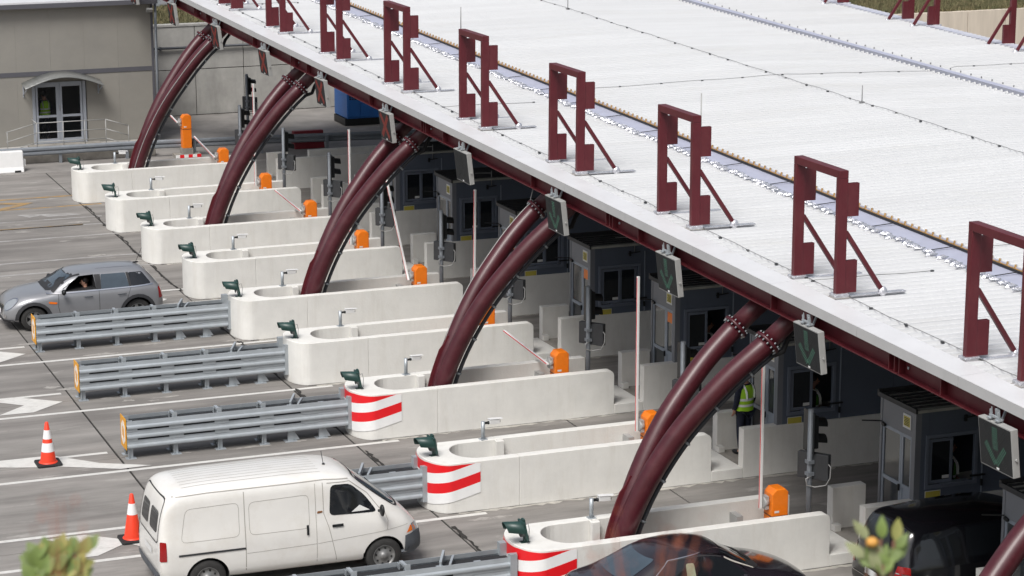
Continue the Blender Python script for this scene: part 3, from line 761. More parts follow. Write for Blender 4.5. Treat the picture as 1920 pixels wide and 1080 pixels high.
# ------------------------------------------------------------------ canopy
cn = thing('toll_canopy', 'huge white ribbed metal canopy roof with maroon edge beam over the toll lanes', 'roof', (0, 0, 0))
cn.rotation_euler = (math.atan(SZ), 0, 0)
X0 = 4.633; ZR = 5.262; YA, YB = -16, 47
def sheet_mesh(L, dz):
    g = G(); top = [(0, 0)]
    for k in range(4):
        o = .06 + k * .25; top += [(o, 0), (o + .014, .040), (o + .050, .040), (o + .07, 0)]
    top += [(.998, 0)]
    n = len(top)
    vs = [(0, y, z) for y, z in top] + [(L, y, z + dz) for y, z in top] + [(0, 0, -.06), (0, .998, -.06), (L, 0, dz - .06), (L, .998, dz - .06)]
    fs = [(i, i + n, i + 1 + n, i + 1) for i in range(n - 1)]
    fs += [tuple([2 * n, *range(n), 2 * n + 1][::1]), tuple([2 * n + 2, 2 * n + 3] + [n + i for i in reversed(range(n))]), (2 * n, 2 * n + 1, 2 * n + 3, 2 * n + 2)]
    g.add(vs, fs); return g
strips = [(-.30, 3.50, 0.0, -.02), (4.02, 5.62, .05, .085), (9.64, 4.50, .135, -.125), (14.41, 4.49, .085, -.03)]
for x, L, z, dz in strips:
    b = None
    for k in range(YB - YA):
        if b is None: b = sheet_mesh(L, dz).obj('roof_sheet', M['roof'], cn, loc=(X0 + x, YA + k, ZR + z))
        else: inst(b, cn, (X0 + x, YA + k, ZR + z + random.uniform(-.002, .002)))
# eave flashing, fascia in lengths
for k in range(int((YB - YA) / 3)):
    y0 = YA + 3 * k
    G().prism([(X0 - .56, ZR + .025), (X0 - .10, ZR + .045), (X0 - .10, ZR + .052), (X0 - .56, ZR + .033)], y0 + .004, y0 + 2.996, 1).obj('eave_flashing', M['flash'], cn)
    G().box(X0 - .575, X0 - .562, y0 + .004, y0 + 2.996, ZR - .13, ZR + .034).obj('fascia', M['fascia'], cn)
# edge beam
g = G(); BX = X0 - .32
g.box(BX - .008, BX + .008, YA, YB, ZR - .46, ZR - .08)
g.box(BX - .13, BX + .13, YA, YB, ZR - .48, ZR - .461); g.box(BX - .13, BX + .13, YA, YB, ZR - .10, ZR - .081)
g.obj('edge_beam', M['maroon_b'], cn)
PIT = 5.49
for k in range(-3, 11):
    ya = -.78 + PIT * k
    for y in (ya - .05, ya - 1.53): G().box(BX - .125, BX - .009, y - .012, y + .012, ZR - .46, ZR - .101).obj('stiffener', M['maroon_b'], cn)
for k in (-3, -1, 1, 3, 5, 7, 9):
    y = -.78 + PIT * k - 3.05 + 5.53 - 1.3
    sp = G().box(BX - .12, BX - .009, y - .01, y + .01, ZR - .46, ZR - .101).box(BX - .12, BX - .009, y + .13, y + .15, ZR - .46, ZR - .101).box(BX - .12, BX - .009, y + .30, y + .32, ZR - .46, ZR - .101)
    sp = sp.obj('splice_plate', M['maroon_b'], cn)
    G().cyl((BX - .03, y - .12, ZR - .2), (BX - .009, y - .12, ZR - .2), .025, 8).cyl((BX - .03, y - .12, ZR - .34), (BX - .009, y - .12, ZR - .34), .025, 8).obj('bolt', M['galv'], sp)
# purlins and soffit below, far edge beam
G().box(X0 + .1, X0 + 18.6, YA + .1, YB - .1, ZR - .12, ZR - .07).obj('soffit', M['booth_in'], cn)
for k in range(8): G().box(X0 + 2.4 * k + .6, X0 + 2.4 * k + .75, YA + .2, YB - .2, ZR - .42, ZR - .121).obj('purlin', M['maroon'], cn)
G().box(X0 + 18.9, X0 + 18.93, YA, YB, ZR - .5, ZR + .06).obj('rear_fascia', M['fascia'], cn)
G().prism([(X0 + 18.5, ZR + .09), (X0 + 18.93, ZR + .07), (X0 + 18.93, ZR + .078), (X0 + 18.5, ZR + .098)], YA, YB, 1).obj('rear_flashing', M['gutter'], cn)
g = G()
for k in range(int((YB - YA) / .5)): g.box(X0 + 18.42, X0 + 18.5, YA + k * .5, YA + k * .5 + .3, ZR + .05, ZR + .094)
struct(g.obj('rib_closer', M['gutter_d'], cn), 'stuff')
# gutters
for gx, wdt in ((3.205, .81), (13.94, .60)):
    g = G().box(X0 + gx, X0 + gx + wdt, YA, YB, ZR - .075, ZR - .045)
    g.box(X0 + gx + wdt - .02, X0 + gx + wdt - .002, YA, YB, ZR - .045, ZR + .045 if gx < 5 else ZR + .02)
    g.obj('valley_gutter', M['gutter'], cn)
G().box(X0 + 14.22, X0 + 14.43, YA, YB, ZR + .122, ZR + .135).obj('gutter_flashing', M['gutter'], cn)
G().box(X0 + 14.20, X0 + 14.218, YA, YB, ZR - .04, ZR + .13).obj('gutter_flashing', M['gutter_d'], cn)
# stepped sheet ends at the rear valley and closure strip at the front one
g = G()
for k in range(int((YB - YA) / .25)):
    y = YA + k * .25
    g.prism([(y, ZR - .03), (y + .24, ZR - .03), (y + .24, ZR + .02), (y + .03, ZR + .085), (y, ZR + .04)], X0 + 14.145, X0 + 14.19, 0)
struct(g.obj('stepped_closer', M['roof'], cn), 'stuff')
g = G()
for k in range(int((YB - YA) / .25)):
    y = YA + k * .25
    g.prism([(y, ZR - .02), (y + .25, ZR - .02), (y + .25, ZR + .022), (y + .105, ZR + .03), (y + .09, ZR + .092), (y + .075, ZR + .03), (y, ZR + .022)], X0 + 3.975, X0 + 4.01, 0)
struct(g.obj('foam_closer', M['foam'], cn), 'stuff')
struct(G().box(X0 + 3.965, X0 + 3.974, YA, YB, ZR - .03, ZR + .012).obj('closer_shadow_gap', M['seam'], cn), 'stuff')
fb = []
def blob(seed):
    rr = random.Random(seed); g = G().sphere((0, 0, 0), .085, 8, (1.35, .82, .55))
    g.v = [(x * rr.uniform(.75, 1.3), y * rr.uniform(.75, 1.3), z * rr.uniform(.6, 1.5)) for x, y, z in g.v]; g.sm = [False] * len(g.f); return g
for s in range(5): fb.append(blob(s))
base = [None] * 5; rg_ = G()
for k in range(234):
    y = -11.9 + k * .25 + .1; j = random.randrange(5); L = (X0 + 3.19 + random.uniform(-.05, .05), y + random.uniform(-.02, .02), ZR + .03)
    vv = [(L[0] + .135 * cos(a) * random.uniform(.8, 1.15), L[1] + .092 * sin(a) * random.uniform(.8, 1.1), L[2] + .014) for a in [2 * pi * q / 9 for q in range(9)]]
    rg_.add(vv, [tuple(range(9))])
    if base[j] is None: base[j] = fb[j].obj('foil_patch', M['foil'], cn, loc=L)
    else: inst(base[j], cn, L, (0, 0, random.uniform(-.4, .4)))
struct(rg_.obj('foil_shadow_rim', M['steel'], cn, flip=False), 'stuff')  # dark rims drawn under the foil patches as their shadow outlines
# tiny gutter hooks on both valleys
g = G()
for k in range(120):
    y = -14 + k * .5
    g.bar((X0 + 14.5, y, ZR + .13), (X0 + 14.5, y, ZR + .175), .025, .025)
struct(g.obj('roof_clip', M['wire'], cn), 'stuff')
for y in [2.1 * k - 10 for k in range(27)]:
    G().bar((X0 + 3.3, y, ZR - .03), (X0 + 3.95, y + .02, ZR + .0), .02, .012).obj('gutter_strap', M['seam'], cn)
# supporting columns on the far side
for y in (2, 14, 26, 38, 45, -8):
    for x in (17.2, 22.0): G().box(x - .1, x + .1, y - .1, y + .1, -.02 - y * SZ, ZR - .1).obj('column', M['maroon'], cn)

# lightning conductors on the roof
def zroof(X, Y):
    a = X - X0
    z = ZR + SZ * Y
    for x, L, dz0, dz in strips:
        if x <= a <= x + L: return z + dz0 + dz * (a - x) / L
    return z
def conductor(pts, label):
    t = thing('lightning_conductor', label, 'cable', (0, 0, 0), 0, 'thin lightning cables clipped to the roof')
    P = []; C = []
    for (xa, ya), (xb, yb) in zip(pts[:-1], pts[1:]):
        L = sqrt((xa - xb) ** 2 + (ya - yb) ** 2); n = max(2, int(L / .55))
        for k in range(n):
            x, y = xa + (xb - xa) * k / n, ya + (yb - ya) * k / n
            P.append((x + random.uniform(-.02, .02), y + random.uniform(-.02, .02), zroof(x, y) + .055 + random.uniform(-.008, .012)))
            if k % 2 == 0: C.append((x, y, zroof(x, y)))
    G().tube(P, .0065, 5).obj('cable', M['wire'], t)
    b = None
    for c in C:
        if b is None: b = G().box(-.024, .024, -.024, .024, 0.02, .06).obj('clip', M['dgrey'], t, loc=c)
        else: inst(b, t, c)
conductor([(X0 + .2, -12), (X0 + .2, 46.5)], 'thin dark cable running along the front edge of the white roof')
conductor([(X0 + 9.62, -12), (X0 + 9.62, 46.5)], 'thin dark cable along the ridge in the middle of the roof')
for yy, lb in ((38.4, 'farthest thin cable crossing the roof from edge to ridge'), (18.3, 'middle thin cable crossing the roof, passing behind the third sign frame'), (-.2, 'nearest thin cable crossing the roof at the right')):
    conductor([(X0 + .2, yy - 1.0), (X0 + 3.1, yy - 1.0)], lb.replace('crossing', 'on the front strip, crossing'))
    conductor([(X0 + 4.1, yy), (X0 + 18.3, yy)], lb)
for (x, y, h), lb in (((X0 + 9.62, 32.2, .55), 'thin lightning rod standing on the ridge at the top of the picture'), ((X0 + 9.62, 13.9, .42), 'thin lightning rod on the roof ridge, nearer one')):
    r = tag(G().cyl((0, 0, 0), (0, 0, h), .012, 6).box(-.05, .05, -.05, .05, 0, .03).obj('lightning_rod', M['wire']), lb, 'rod'); r.location = (x, y, zroof(x, y) + .03)

# ------------------------------------------------------------------ steel sign frames on the roof
def make_frame():
    t = thing('sign_frame', 'x', 'steel frame', (0, 0, 0), 0, 'maroon steel frames on the front roof edge')
    H = 2.02; w_, d_ = .11, .17; B = -1.474
    for y in (0, B):
        p = G().box(0, d_, y - w_, y, .06, H).obj('post', M['maroon_b'], t, bevel=.008)
        G().box(d_ + .001, d_ + .21, y - .10, y - .085, .10, .64).box(d_ + .001, d_ + .21, y - .03, y - .015, .10, .64).box(d_ + .195, d_ + .211, y - .0995, y - .0155, .10, .64).obj('lower_bracket', M['maroon_b'], p)
        G().box(d_ + .001, d_ + .21, y - .10, y - .085, H - .64, H - .09).box(d_ + .001, d_ + .21, y - .03, y - .015, H - .64, H - .09).box(d_ + .195, d_ + .211, y - .0995, y - .0155, H - .64, H - .09).obj('upper_bracket', M['maroon_b'], p)
        G().bar((d_, y - .055, 1.12), (d_ + .70, y - .055, .10), .07, .07, (0, 1, 0)).obj('brace', M['maroon_b'], t)
        G().box(-.05, d_ + .05, y - w_ - .05, y + .05, .0, .10).obj('base_wrap', M['foil'], t, bevel=.015)
        G().sphere((d_ + .73, y - .055, .06), .075, 10, (1.2, .9, 1.2)).obj('brace_foot', M['foil'], t)
        G().box(d_ + .10, d_ + 1.15, y - .115, y + .01, .028, .046).obj('foil_strip', M['foil'], t)
        G().prism([(-.11, -.14), (d_ + .06, -.17), (d_ + .1, .12), (-.12, .10)], .028, .033).obj('sealant', M['kerb'], t)
        k_ = t.children[-1]; k_.location = (0, y - w_ / 2 + .02, 0)
    G().box(0, d_, B - w_, 0, H + .001, H + .13).obj('top_beam', M['maroon_b'], t, bevel=.008)
    return t
f0 = make_frame()
def place(o, k, dx=0): o.location = (X0 + dx, -.78 + PIT * k, ZR + SZ * (-.78 + PIT * k) - .02)
yfix = {-1: -.7, 0: .0, 1: -.0, 2: .0, 3: .03, 4: .0, 5: .0, 6: .0, 7: .0, 8: 0.1}
place(f0, 0)
FL = {-1: 'nearest maroon roof frame, its top beam cut by the right edge', 0: 'second maroon roof frame from the right', 1: 'maroon roof frame with a lightning rod on its right post',
      2: 'fourth maroon roof frame from the right, above the middle arch', 3: 'maroon roof frame with a short lightning rod on its left corner', 4: 'sixth maroon roof frame from the right',
      5: 'seventh maroon roof frame from the right, cut by the top edge', 6: 'eighth maroon roof frame from the right, cut by the top edge', 7: 'maroon roof frame at the top left, beside the red cross signs', 8: 'farthest maroon roof frame at the top left'}
f0['label'] = FL[0]
for k in (-1, 1, 2, 3, 4, 5, 6, 7, 8):
    f = dup(f0); place(f, k); f.rotation_euler = (random.uniform(-.006, .006), random.uniform(-.008, .008), random.uniform(-.01, .01)); f['label'] = FL[k]
    if k == 1: G().cyl((.2, -1.5, .1), (.2, -1.5, 2.55), .012, 6).obj('lightning_rod', M['lightgrey'], f)
    if k == 3: G().cyl((.05, -.03, 2.1), (.05, -.03, 2.65), .01, 6).obj('lightning_rod', M['wire'], f)
for n_, y in enumerate((16.3, 21.85, 27.4, 32.9, 38.4)):
    f = dup(f0, None, (X0 + 18.95, y - 1.58, ZR + SZ * y - .02), pi, ['maroon roof frame at the far roof edge by the right picture edge', 'second maroon frame from the right on the far roof edge', 'third maroon frame from the right on the far roof edge', 'small maroon frame on the far roof edge, top centre right', 'farthest maroon frame on the rear roof edge'][n_])
    f['group'] = 'maroon steel frames on the rear roof edge'

# ------------------------------------------------------------------ lane signs hanging from the edge beam
def make_sign(kind, label, Y):
    t = thing('lane_sign', label, 'electronic sign', (X0 - .68, Y - .90, 4.908 + SZ * Y), 0, 'lane signs hanging under the canopy edge')
    t.rotation_euler = (0, radians(-6.5), 0)
    W_, H_, d = .86, .72, .11
    G().box(0, d, -W_, 0, -H_, 0).obj('housing', M['lightgrey'], t, bevel=.006)
    G().box(-.006, -.001, -W_ + .02, -.02, -H_ + .02, -.02).obj('sign_face', M['panel'], t)
    br = G()
    for y in (-.27, -.47): br.bar((.05, y, 0.0), (.05, y, .16), .025, .025).box(.0, .1, y - .04, y + .04, .03, .05).bar((.05, y - .03, .1), (.05, y - .03, .2), .012, .012)
    br.bar((.05, -.24, .07), (.05, -.5, .07), .03, .03)
    br.obj('hanger', M['galv'], t)
    G().bar((.14, -.3, -.3), (.14, -.3, .15), .04, .06).bar((.11, -.3, -.2), (.30, -.3, .12), .03, .03).obj('back_bracket', M['galv'], t)
    G().cyl((.055, -W_ - .03, -.45), (.055, -W_ - .002, -.45), .02, 8).obj('lock', M['lightgrey'], t)
    G().box(-.012, -.007, -.50, -.44, -H_ + .03, -H_ + .06).obj('light_sensor', M['white_p'], t)
    cyy, czz = -.43, -.35
    def dots(segs, rows, m, name, r=.0085, step=.034):
        g = G()
        for (y0, z0, y1, z1) in segs:
            L = sqrt((y1 - y0) ** 2 + (z1 - z0) ** 2); n = int(L / step); dy, dz = (y1 - y0) / L, (z1 - z0) / L
            for a in range(n + 1):
                for q in range(rows):
                    o = (q - (rows - 1) / 2) * step
                    y, z = cyy + y0 + dy * step * a - dz * o, czz + z0 + dz * step * a + dy * o
                    g.box(-.011, -.0065, y - r, y + r, z - r, z + r)
        g.obj(name, M[m], t)
    cross = [(-.27, .27, .27, -.27), (.27, .27, -.27, -.27)]
    if kind in ('arrow', 'faint'):
        on = 'led_g' if kind == 'arrow' else 'led_dim'
        dots(cross, 3, 'led_dim', 'unlit_cross', .006)
        dots([(0, .27, 0, -.05)], 4, on, 'arrow_stem', .006); dots([(-.24, .0, -.01, -.27), (.24, .0, .01, -.27)], 3, on, 'arrow_head', .006)
    else:
        dots([(0, .27, 0, -.27)], 3, 'led_dim', 'unlit_arrow', .006)
        dots(cross, 4, 'led_r', 'cross_light', .014)
    return t
SG = {-1: ('arrow', -7.65), 0: ('arrow', -1.27), 1: ('arrow', 4.17), 2: ('arrow', 9.60), 3: ('faint', 15.09), 4: ('cross', 20.51), 5: ('cross', 25.96), 6: ('cross', 31.54), 7: ('cross', 37.01), 8: ('cross', 42.65), 9: ('cross', 48.4)}
SG[-1] = ('arrow', -6.93)
SL = {-1: 'lane sign with a green down arrow at the right edge of the picture', 0: 'lane sign with a green down arrow right of the nearest arch flanges', 1: 'lane sign with a green down arrow over the door of a booth',
      2: 'lane sign with a green down arrow in front of the middle arch top', 3: 'lane sign that is switched off, fifth from the right', 4: 'lane sign with a red cross in front of the blue background, sixth from the right',
      5: 'lane sign with a red cross at the top of the second farthest arch', 6: 'lane sign with a red cross before the bare concrete wall', 7: 'lane sign with a red cross at the top of the farthest arch', 8: 'lane sign with a red cross above the grass strip', 9: 'farthest lane sign, at the top corner of the grey building'}
for k, (kd, y) in SG.items(): make_sign(kd, SL[k], y)

# ------------------------------------------------------------------ people
def skinned(name, pts, edges, radii, m, parent=None, sub=2):
    me = D.meshes.new(name); me.from_pydata(pts, edges, []); o = D.objects.new(name, me); COL.objects.link(o)
    sk = o.modifiers.new('skin', 'SKIN'); me.skin_vertices or None
    if not me.skin_vertices:
        bm = bmesh.new(); bm.from_mesh(me); bm.verts.layers.skin.verify(); bm.to_mesh(me); bm.free()
    for v, r in zip(me.skin_vertices[0].data, radii): v.radius = r if isinstance(r, (tuple, list)) else (r, r)
    me.skin_vertices[0].data[0].use_root = True
    ss = o.modifiers.new('sub', 'SUBSURF'); ss.levels = sub; ss.render_levels = sub
    dg = bpy.context.evaluated_depsgraph_get(); dg.update()
    nm = D.meshes.new_from_object(o.evaluated_get(dg)); nm.materials.clear(); nm.materials.append(m)
    for p in nm.polygons: p.use_smooth = True
    D.objects.remove(o); r = D.objects.new(name, nm); COL.objects.link(r); r.parent = parent
    return r
def person(loc, rz, label, pose='stand', vest='vest', hair=True, back=False, cloth='navy'):
    """faces local -Y; pose stand / sit / bust; the body is one skin, clothes are shells of their own"""
    t = thing('person', label, 'person', loc, rz)
    hz = .95 if pose == 'stand' else .5
    P = [(0, 0, hz), (0, .01, hz + .18), (0, .015, hz + .36), (0, .0, hz + .50), (0, -.005, hz + .57), (0, -.02, hz + .66), (0, -.025, hz + .74)]
    R = [(.15, .11), (.145, .10), (.165, .11), (.09, .07), (.05, .05), (.085, .095), (.06, .07)]
    E_ = [(0, 1), (1, 2), (2, 3), (3, 4), (4, 5), (5, 6)]
    hands = []
    for s in (-1, 1):
        n = len(P)
        P += [(s * .18, .01, hz + .44), (s * .245, .02, hz + .18), (s * .22, -.16 if pose != 'stand' else -.06, hz - .02 + (.12 if pose != 'stand' else 0)), (s * .20, -.22 if pose != 'stand' else -.08, hz - .08 + (.16 if pose != 'stand' else 0))]
        R += [.062, .047, .036, .03]; E_ += [(3, n), (n, n + 1), (n + 1, n + 2), (n + 2, n + 3)]; hands.append(P[-1])
        # fingers
        b = n + 3; hx, hy, hz2 = P[b]
        for q in range(4):
            m_ = len(P); o = (q - 1.5) * .018
            P += [(hx + o, hy - .035, hz2 - .045), (hx + o * 1.1, hy - .05, hz2 - .045 - (.035 if q in (1, 2) else .026))]; R += [.0095, .007]
            E_ += [(b, m_), (m_, m_ + 1)]
        m_ = len(P); P += [(hx - s * .035, hy - .03, hz2 - .01), (hx - s * .045, hy - .05, hz2 - .035)]; R += [.010, .008]; E_ += [(b, m_), (m_, m_ + 1)]
    if pose == 'stand':
        for s in (-1, 1):
            n = len(P); P += [(s * .095, 0, .86), (s * .10, -.01, .48), (s * .10, .03, .09), (s * .11, -.09, .04)]; R += [.088, .062, .045, .04]
            E_ += [(0, n), (n, n + 1), (n + 1, n + 2), (n + 2, n + 3)]
    else:
        for s in (-1, 1):
            n = len(P); P += [(s * .10, -.12, hz - .02), (s * .11, -.45, hz), (s * .11, -.46, .08), (s * .12, -.58, .04)]; R += [.085, .062, .045, .04]
            E_ += [(0, n), (n, n + 1), (n + 1, n + 2), (n + 2, n + 3)]
    skinned('body', P, E_, R, M['skin'], t, 1)
    # clothing shells
    Pc = P[:4]; Ec = [(0, 1), (1, 2), (2, 3)]; Rc = [(.18, .135), (.172, .125), (.19, .135), (.115, .09)]
    for s in (-1, 1):
        n = len(Pc); k = 7 + (0 if s < 0 else 4 + 10)
        Pc += [P[k], P[k + 1], P[k + 2]]; Rc += [.08, .062, .05]; Ec += [(3, n), (n, n + 1), (n + 1, n + 2)]
    skinned('jacket', Pc, Ec, Rc, M[cloth], t, 1)
    base = len(P) - 8
    Pl = [P[0]] + [P[base + j] for j in (0, 1, 2)] + [P[base + 4 + j] for j in (0, 1, 2)]
    skinned('trousers', Pl, [(0, 1), (1, 2), (2, 3), (0, 4), (4, 5), (5, 6)], [(.165, .125), .10, .078, .062, .10, .078, .062], M['navy'], t, 1)
    for s in (0, 4):
        a = P[base + s + 3]; G().sphere((a[0], a[1] - .0, .05), .06, 10, (.85, 2.0, .8)).obj('shoe', M['black'], t)
    if vest:
        v = G(); prof = [(hz - .02, .20, .16), (hz + .12, .195, .150), (hz + .28, .205, .150), (hz + .42, .20, .145), (hz + .50, .13, .10)]
        n = 20
        def ring(z, a, b): return [(a * cos(2 * pi * k / n), .01 + b * sin(2 * pi * k / n), z) for k in range(n)]
        for z, a, b in prof: v.v += ring(z, a, b)
        for r in range(len(prof) - 1):
            for k in range(n):
                v.f.append((r * n + k, r * n + (k + 1) % n, (r + 1) * n + (k + 1) % n, (r + 1) * n + k)); v.sm.append(True)
        vo = v.obj('vest', M[vest], t)
        for z in (hz + .07, hz + .19):
            g = G(); a_, b_ = (.201, .157) if z < hz + .1 else (.204, .155)
            g.v += ring(z, a_, b_) + ring(z + .05, a_, b_)
            for k in range(n): g.f.append((k, (k + 1) % n, n + (k + 1) % n, n + k)); g.sm.append(True)
            g.obj('reflective_stripe', M['refl'], vo)
        for s in (-1, 1):
            g = G()
            path = [(s * .10, -.152, hz + .24), (s * .11, -.150, hz + .36), (s * .115, -.125, hz + .46), (s * .115, -.03, hz + .535), (s * .115, .10, hz + .48), (s * .11, .165, hz + .36), (s * .10, .17, hz + .24)]
            for a, b in zip(path[:-1], path[1:]): g.bar(a, b, .05, .012, (s, 0, .4))
            g.obj('shoulder_stripe', M['refl'], vo)
    hzz = hz + .70
    G().sphere((0, -.015, hzz + .045), .105, 14, (.88, 1.02, 1.05)).obj('hair', M['hair'], t).location.y = .018
    fc = G().sphere((0, -.045, hzz), .088, 14, (.82, .92, 1.18)); fc.sphere((0, -.135, hzz - .012), .014, 8, (.8, 1.2, 1.4))
    for s in (-1, 1): fc.sphere((s * .078, -.03, hzz - .01), .022, 8, (.4, .8, 1.2))
    fo = fc.obj('face', M['skin'], t)
    for s in (-1, 1): G().sphere((s * .03, -.118, hzz + .014), .011, 8, (1.3, .6, .6)).obj('eye', M['black'], fo)
    G().sphere((0, -.119, hzz - .052), .018, 8, (1.3, .5, .35)).obj('mouth', M['red'] if False else M['skin'], fo)
    return t

# ------------------------------------------------------------------ toll booths
def make_booth():
    t = thing('toll_booth', 'x', 'toll booth', (0, 0, 0), 0, 'blue grey toll booths on the islands')
    x0, x1, y0, y1, zt = 7.22, 12.2, -.845, .40, 2.60; th = .05
    G().box(x0, x1, y0, y1, .221, .30).obj('floor', M['booth_in'], t)
    # near side wall round the window
    wx0, wx1, wz0, wz1 = 7.50, 8.44, 1.24, 2.10
    G().box(x0 + .12, wx0, y0, y0 + th, .30, zt).obj('side_panel', M['booth'], t)
    G().box(wx0 + .002, wx1 - .002, y0, y0 + th, .30, wz0).obj('side_panel', M['booth'], t)
    G().box(wx0 + .002, wx1 - .002, y0, y0 + th, wz1, zt).obj('side_panel', M['booth'], t)
    G().box(wx1, 8.62, y0, y0 + th, .30, zt).obj('side_panel', M['booth'], t)
    for k in range(3): G().box(8.628 + k * 1.19, 9.81 + k * 1.19, y0, y0 + th, .30, zt).obj('side_panel', M['booth'], t)
    G().box(8.60, 8.625, y0 - .012, y0 - .001, .30, 2.45).obj('seam_trim', M['booth_fr'], t)
    G().box(x0 + .12, x1, y0 - .01, y0 - .001, .30, .46).obj('base_trim', M['trim_brown'], t)
    for k in range(4): G().box(x0 + .12 + k * 1.21, x0 + 1.32 + k * 1.21, y1 - th, y1, .30, zt).obj('rear_panel', M['booth'], t)
    G().box(x1 - th, x1, y0 + th, y1 - th, .30, zt).obj('end_panel', M['booth'], t)
    G().box(x0 + .30, x0 + 3.2, y0 + .06, y1 - .06, .301, 2.3).obj('dark_inside', M['booth_in'], t) if False else None
    # window: outer surround, frame, left leaf
    fr = G()
    def rect(g, a, b, c, d, w, ya, yb): g.box(a, b, ya, yb, c, c + w).box(a, b, ya, yb, d - w, d).box(a, a + w, ya, yb, c + w, d - w).box(b - w, b, ya, yb, c + w, d - w)
    rect(fr, wx0 - .07, wx1 + .07, wz0 - .07, wz1 + .07, .07, y0 - .022, y0 - .001)
    wf = fr.obj('window', M['booth_fd'], t, bevel=.004)
    g = G(); rect(g, wx0 + .02, wx0 + .50, wz0 + .02, wz1 - .02, .055, y0 + .004, y0 + .034); g.obj('sash', M['booth_fd'], wf)
    G().box(wx0 + .075, wx0 + .445, y0 + .016, y0 + .022, wz0 + .075, wz1 - .075).obj('pane', M['glass'], wf)
    G().box(wx0 + .30, wx0 + .44, y0 + .010, y0 + .014, wz0 + .09, wz0 + .15).obj('sticker', M['sign_w'], wf)
    G().box(wx0 + .25, wx1 - .1, y0 - .06, y0 + .1, wz0 - .012, wz0 + .012).obj('shelf', M['booth_fd'], wf)
    G().bar((8.18, y0 - .03, 2.42), (8.48, y0 - .03, 2.45), .02, .02).bar((8.22, y0 - .03, 2.36), (8.22, y0 - .03, 2.48), .05, .03).obj('lamp_bracket', M['black'], t)
    G().bar((8.35, y0 - .04, 1.33), (8.66, y0 - .04, 1.33), .03, .03).bar((8.60, y0 - .02, 1.12), (8.60, y0 - .02, 1.24), .03, .05).obj('latch_arm', M['black'], t)
    ns = G().box(7.46, 7.76, y0 - .012, y0 - .002, .96, 1.12).obj('notice', M['sign_y'], t)
    G().box(7.45, 7.77, y0 - .0085, y0 - .003, .95, 1.13).obj('border', M['sign_w'], ns)
    # door end, facing the traffic
    G().box(x0, x0 + .12, y0, y0 + .13, .221, zt).obj('corner_post', M['booth_f'], t)
    G().box(x0, x0 + .12, y1 - .07, y1, .221, zt).obj('corner_post', M['booth_f'], t)
    G().box(x0 + .01, x0 + .06, y0 + .131, y1 - .071, 2.12, zt).obj('transom_panel', M['booth_f'], t)
    sg = G().box(x0 - .004, x0 + .008, y0 + .17, y0 + .44, 2.24, 2.50).obj('notice_frame', M['sign_w'], t)
    G().box(x0 - .008, x0 - .005, y0 + .20, y0 + .41, 2.28, 2.46).obj('notice', M['sign_y'], sg)
    tx = G()
    for k in range(5): tx.box(x0 - .0105, x0 - .0085, y0 + .22, y0 + .39 - .03 * (k % 2), 2.30 + k * .03, 2.312 + k * .03)
    tx.obj('print', M['trim'], sg)
    ya, ym, yb = y0 + .135, y0 + .50, y1 - .075
    for a, b, lower in ((ya, ym - .004, 'booth_fr'), (ym + .004, yb, None)):
        g = G(); wv = .055
        g.box(x0 + .02, x0 + .06, a, a + wv, .26, 2.11).box(x0 + .02, x0 + .06, b - wv, b, .26, 2.11).box(x0 + .021, x0 + .059, a + wv, b - wv, 2.05, 2.11).box(x0 + .021, x0 + .059, a + wv, b - wv, 1.10, 1.17).box(x0 + .021, x0 + .059, a + wv, b - wv, .26, .36)
        d = g.obj('door_leaf', M['booth_fr'], t)
        G().box(x0 + .038, x0 + .044, a + wv, b - wv, 1.17, 2.05).obj('pane', M['clear'] if False else M['glass_b'], d)
        if lower: G().box(x0 + .036, x0 + .046, a + wv, b - wv, .36, 1.10).obj('door_panel', M['booth_fr'], d)
        else: G().box(x0 + .038, x0 + .044, a + wv, b - wv, .36, 1.10).obj('pane', M['glass_b'], d)
    G().box(x0 - .02, x0 + .018, ym + .01, ym + .04, 1.02, 1.14).obj('handle', M['black'], t)
    G().bar((x0 - .02, y1 - .10, 2.16), (x0 - .36, y1 + .03, 2.17), .02, .02).bar((x0 - .01, y1 - .2, 2.10), (x0 - .01, y1 - .1, 2.12), .05, .05).obj('door_closer', M['black'], t)
    # roof: ribbed deck with raised edge
    G().box(x0 - .04, x1 + .04, y0 - .05, y1 + .05, zt + .002, zt + .05).obj('roof', M['boothroof'], t)
    rf = t.children[-1]
    G().box(x0 - .04, x1, y1 + .0, y1 + .06, zt + .051, zt + .12).box(x0 - .045, x0 - .0, y0 - .055, y1 + .05, zt + .0, zt + .085).obj('roof_edge', M['trim'], rf)
    g = G()
    for k in range(6): g.box(x0 + .02, x1, y0 + .10 + k * .2, y0 + .13 + k * .2, zt + .0505, zt + .085)
    g.obj('roof_rib', M['trim'], rf)
    G().box(x0 + 1.72, x0 + 1.80, y0, y1, zt + .086, zt + .10).obj('roof_joint', M['trim'], rf)
    G().cyl((x0 + 1.12, y0 - .02, 2.45), (x0 + 1.12, y0 - .02, 2.86), .012, 6).bar((x0 + 1.12, y0 - .02, 2.80), (x0 + .72, y0 + .2, 2.78), .012, .012).obj('antenna', M['wire'], t)
    return t
b0 = make_booth()
BL = {0: 'toll booth at the right with a worker in a green vest at its open window', 1: 'toll booth whose door is held open by a standing worker in a yellow vest', 2: 'toll booth with a worker seated behind its open window, third from the front',
      3: 'toll booth with both window halves shut, right of the middle arch', 4: 'toll booth partly hidden by the middle arch', 5: 'toll booth behind the switched off lane sign', 6: 'farthest toll booth, beside the blue generator', -1: 'toll booth cut off by the lower right edge'}
BOO = {}
for i in range(-1, 7):
    b = b0 if i == 0 else dup(b0)
    b.location = (IX[i] + (.24 if i == 0 else 0), IY[i], {0: .02, -1: -.2}.get(i, .0)); b['label'] = BL[i]; BOO[i] = b
    if i == -1: b.location.x = -.60; b.location.y = -4.9
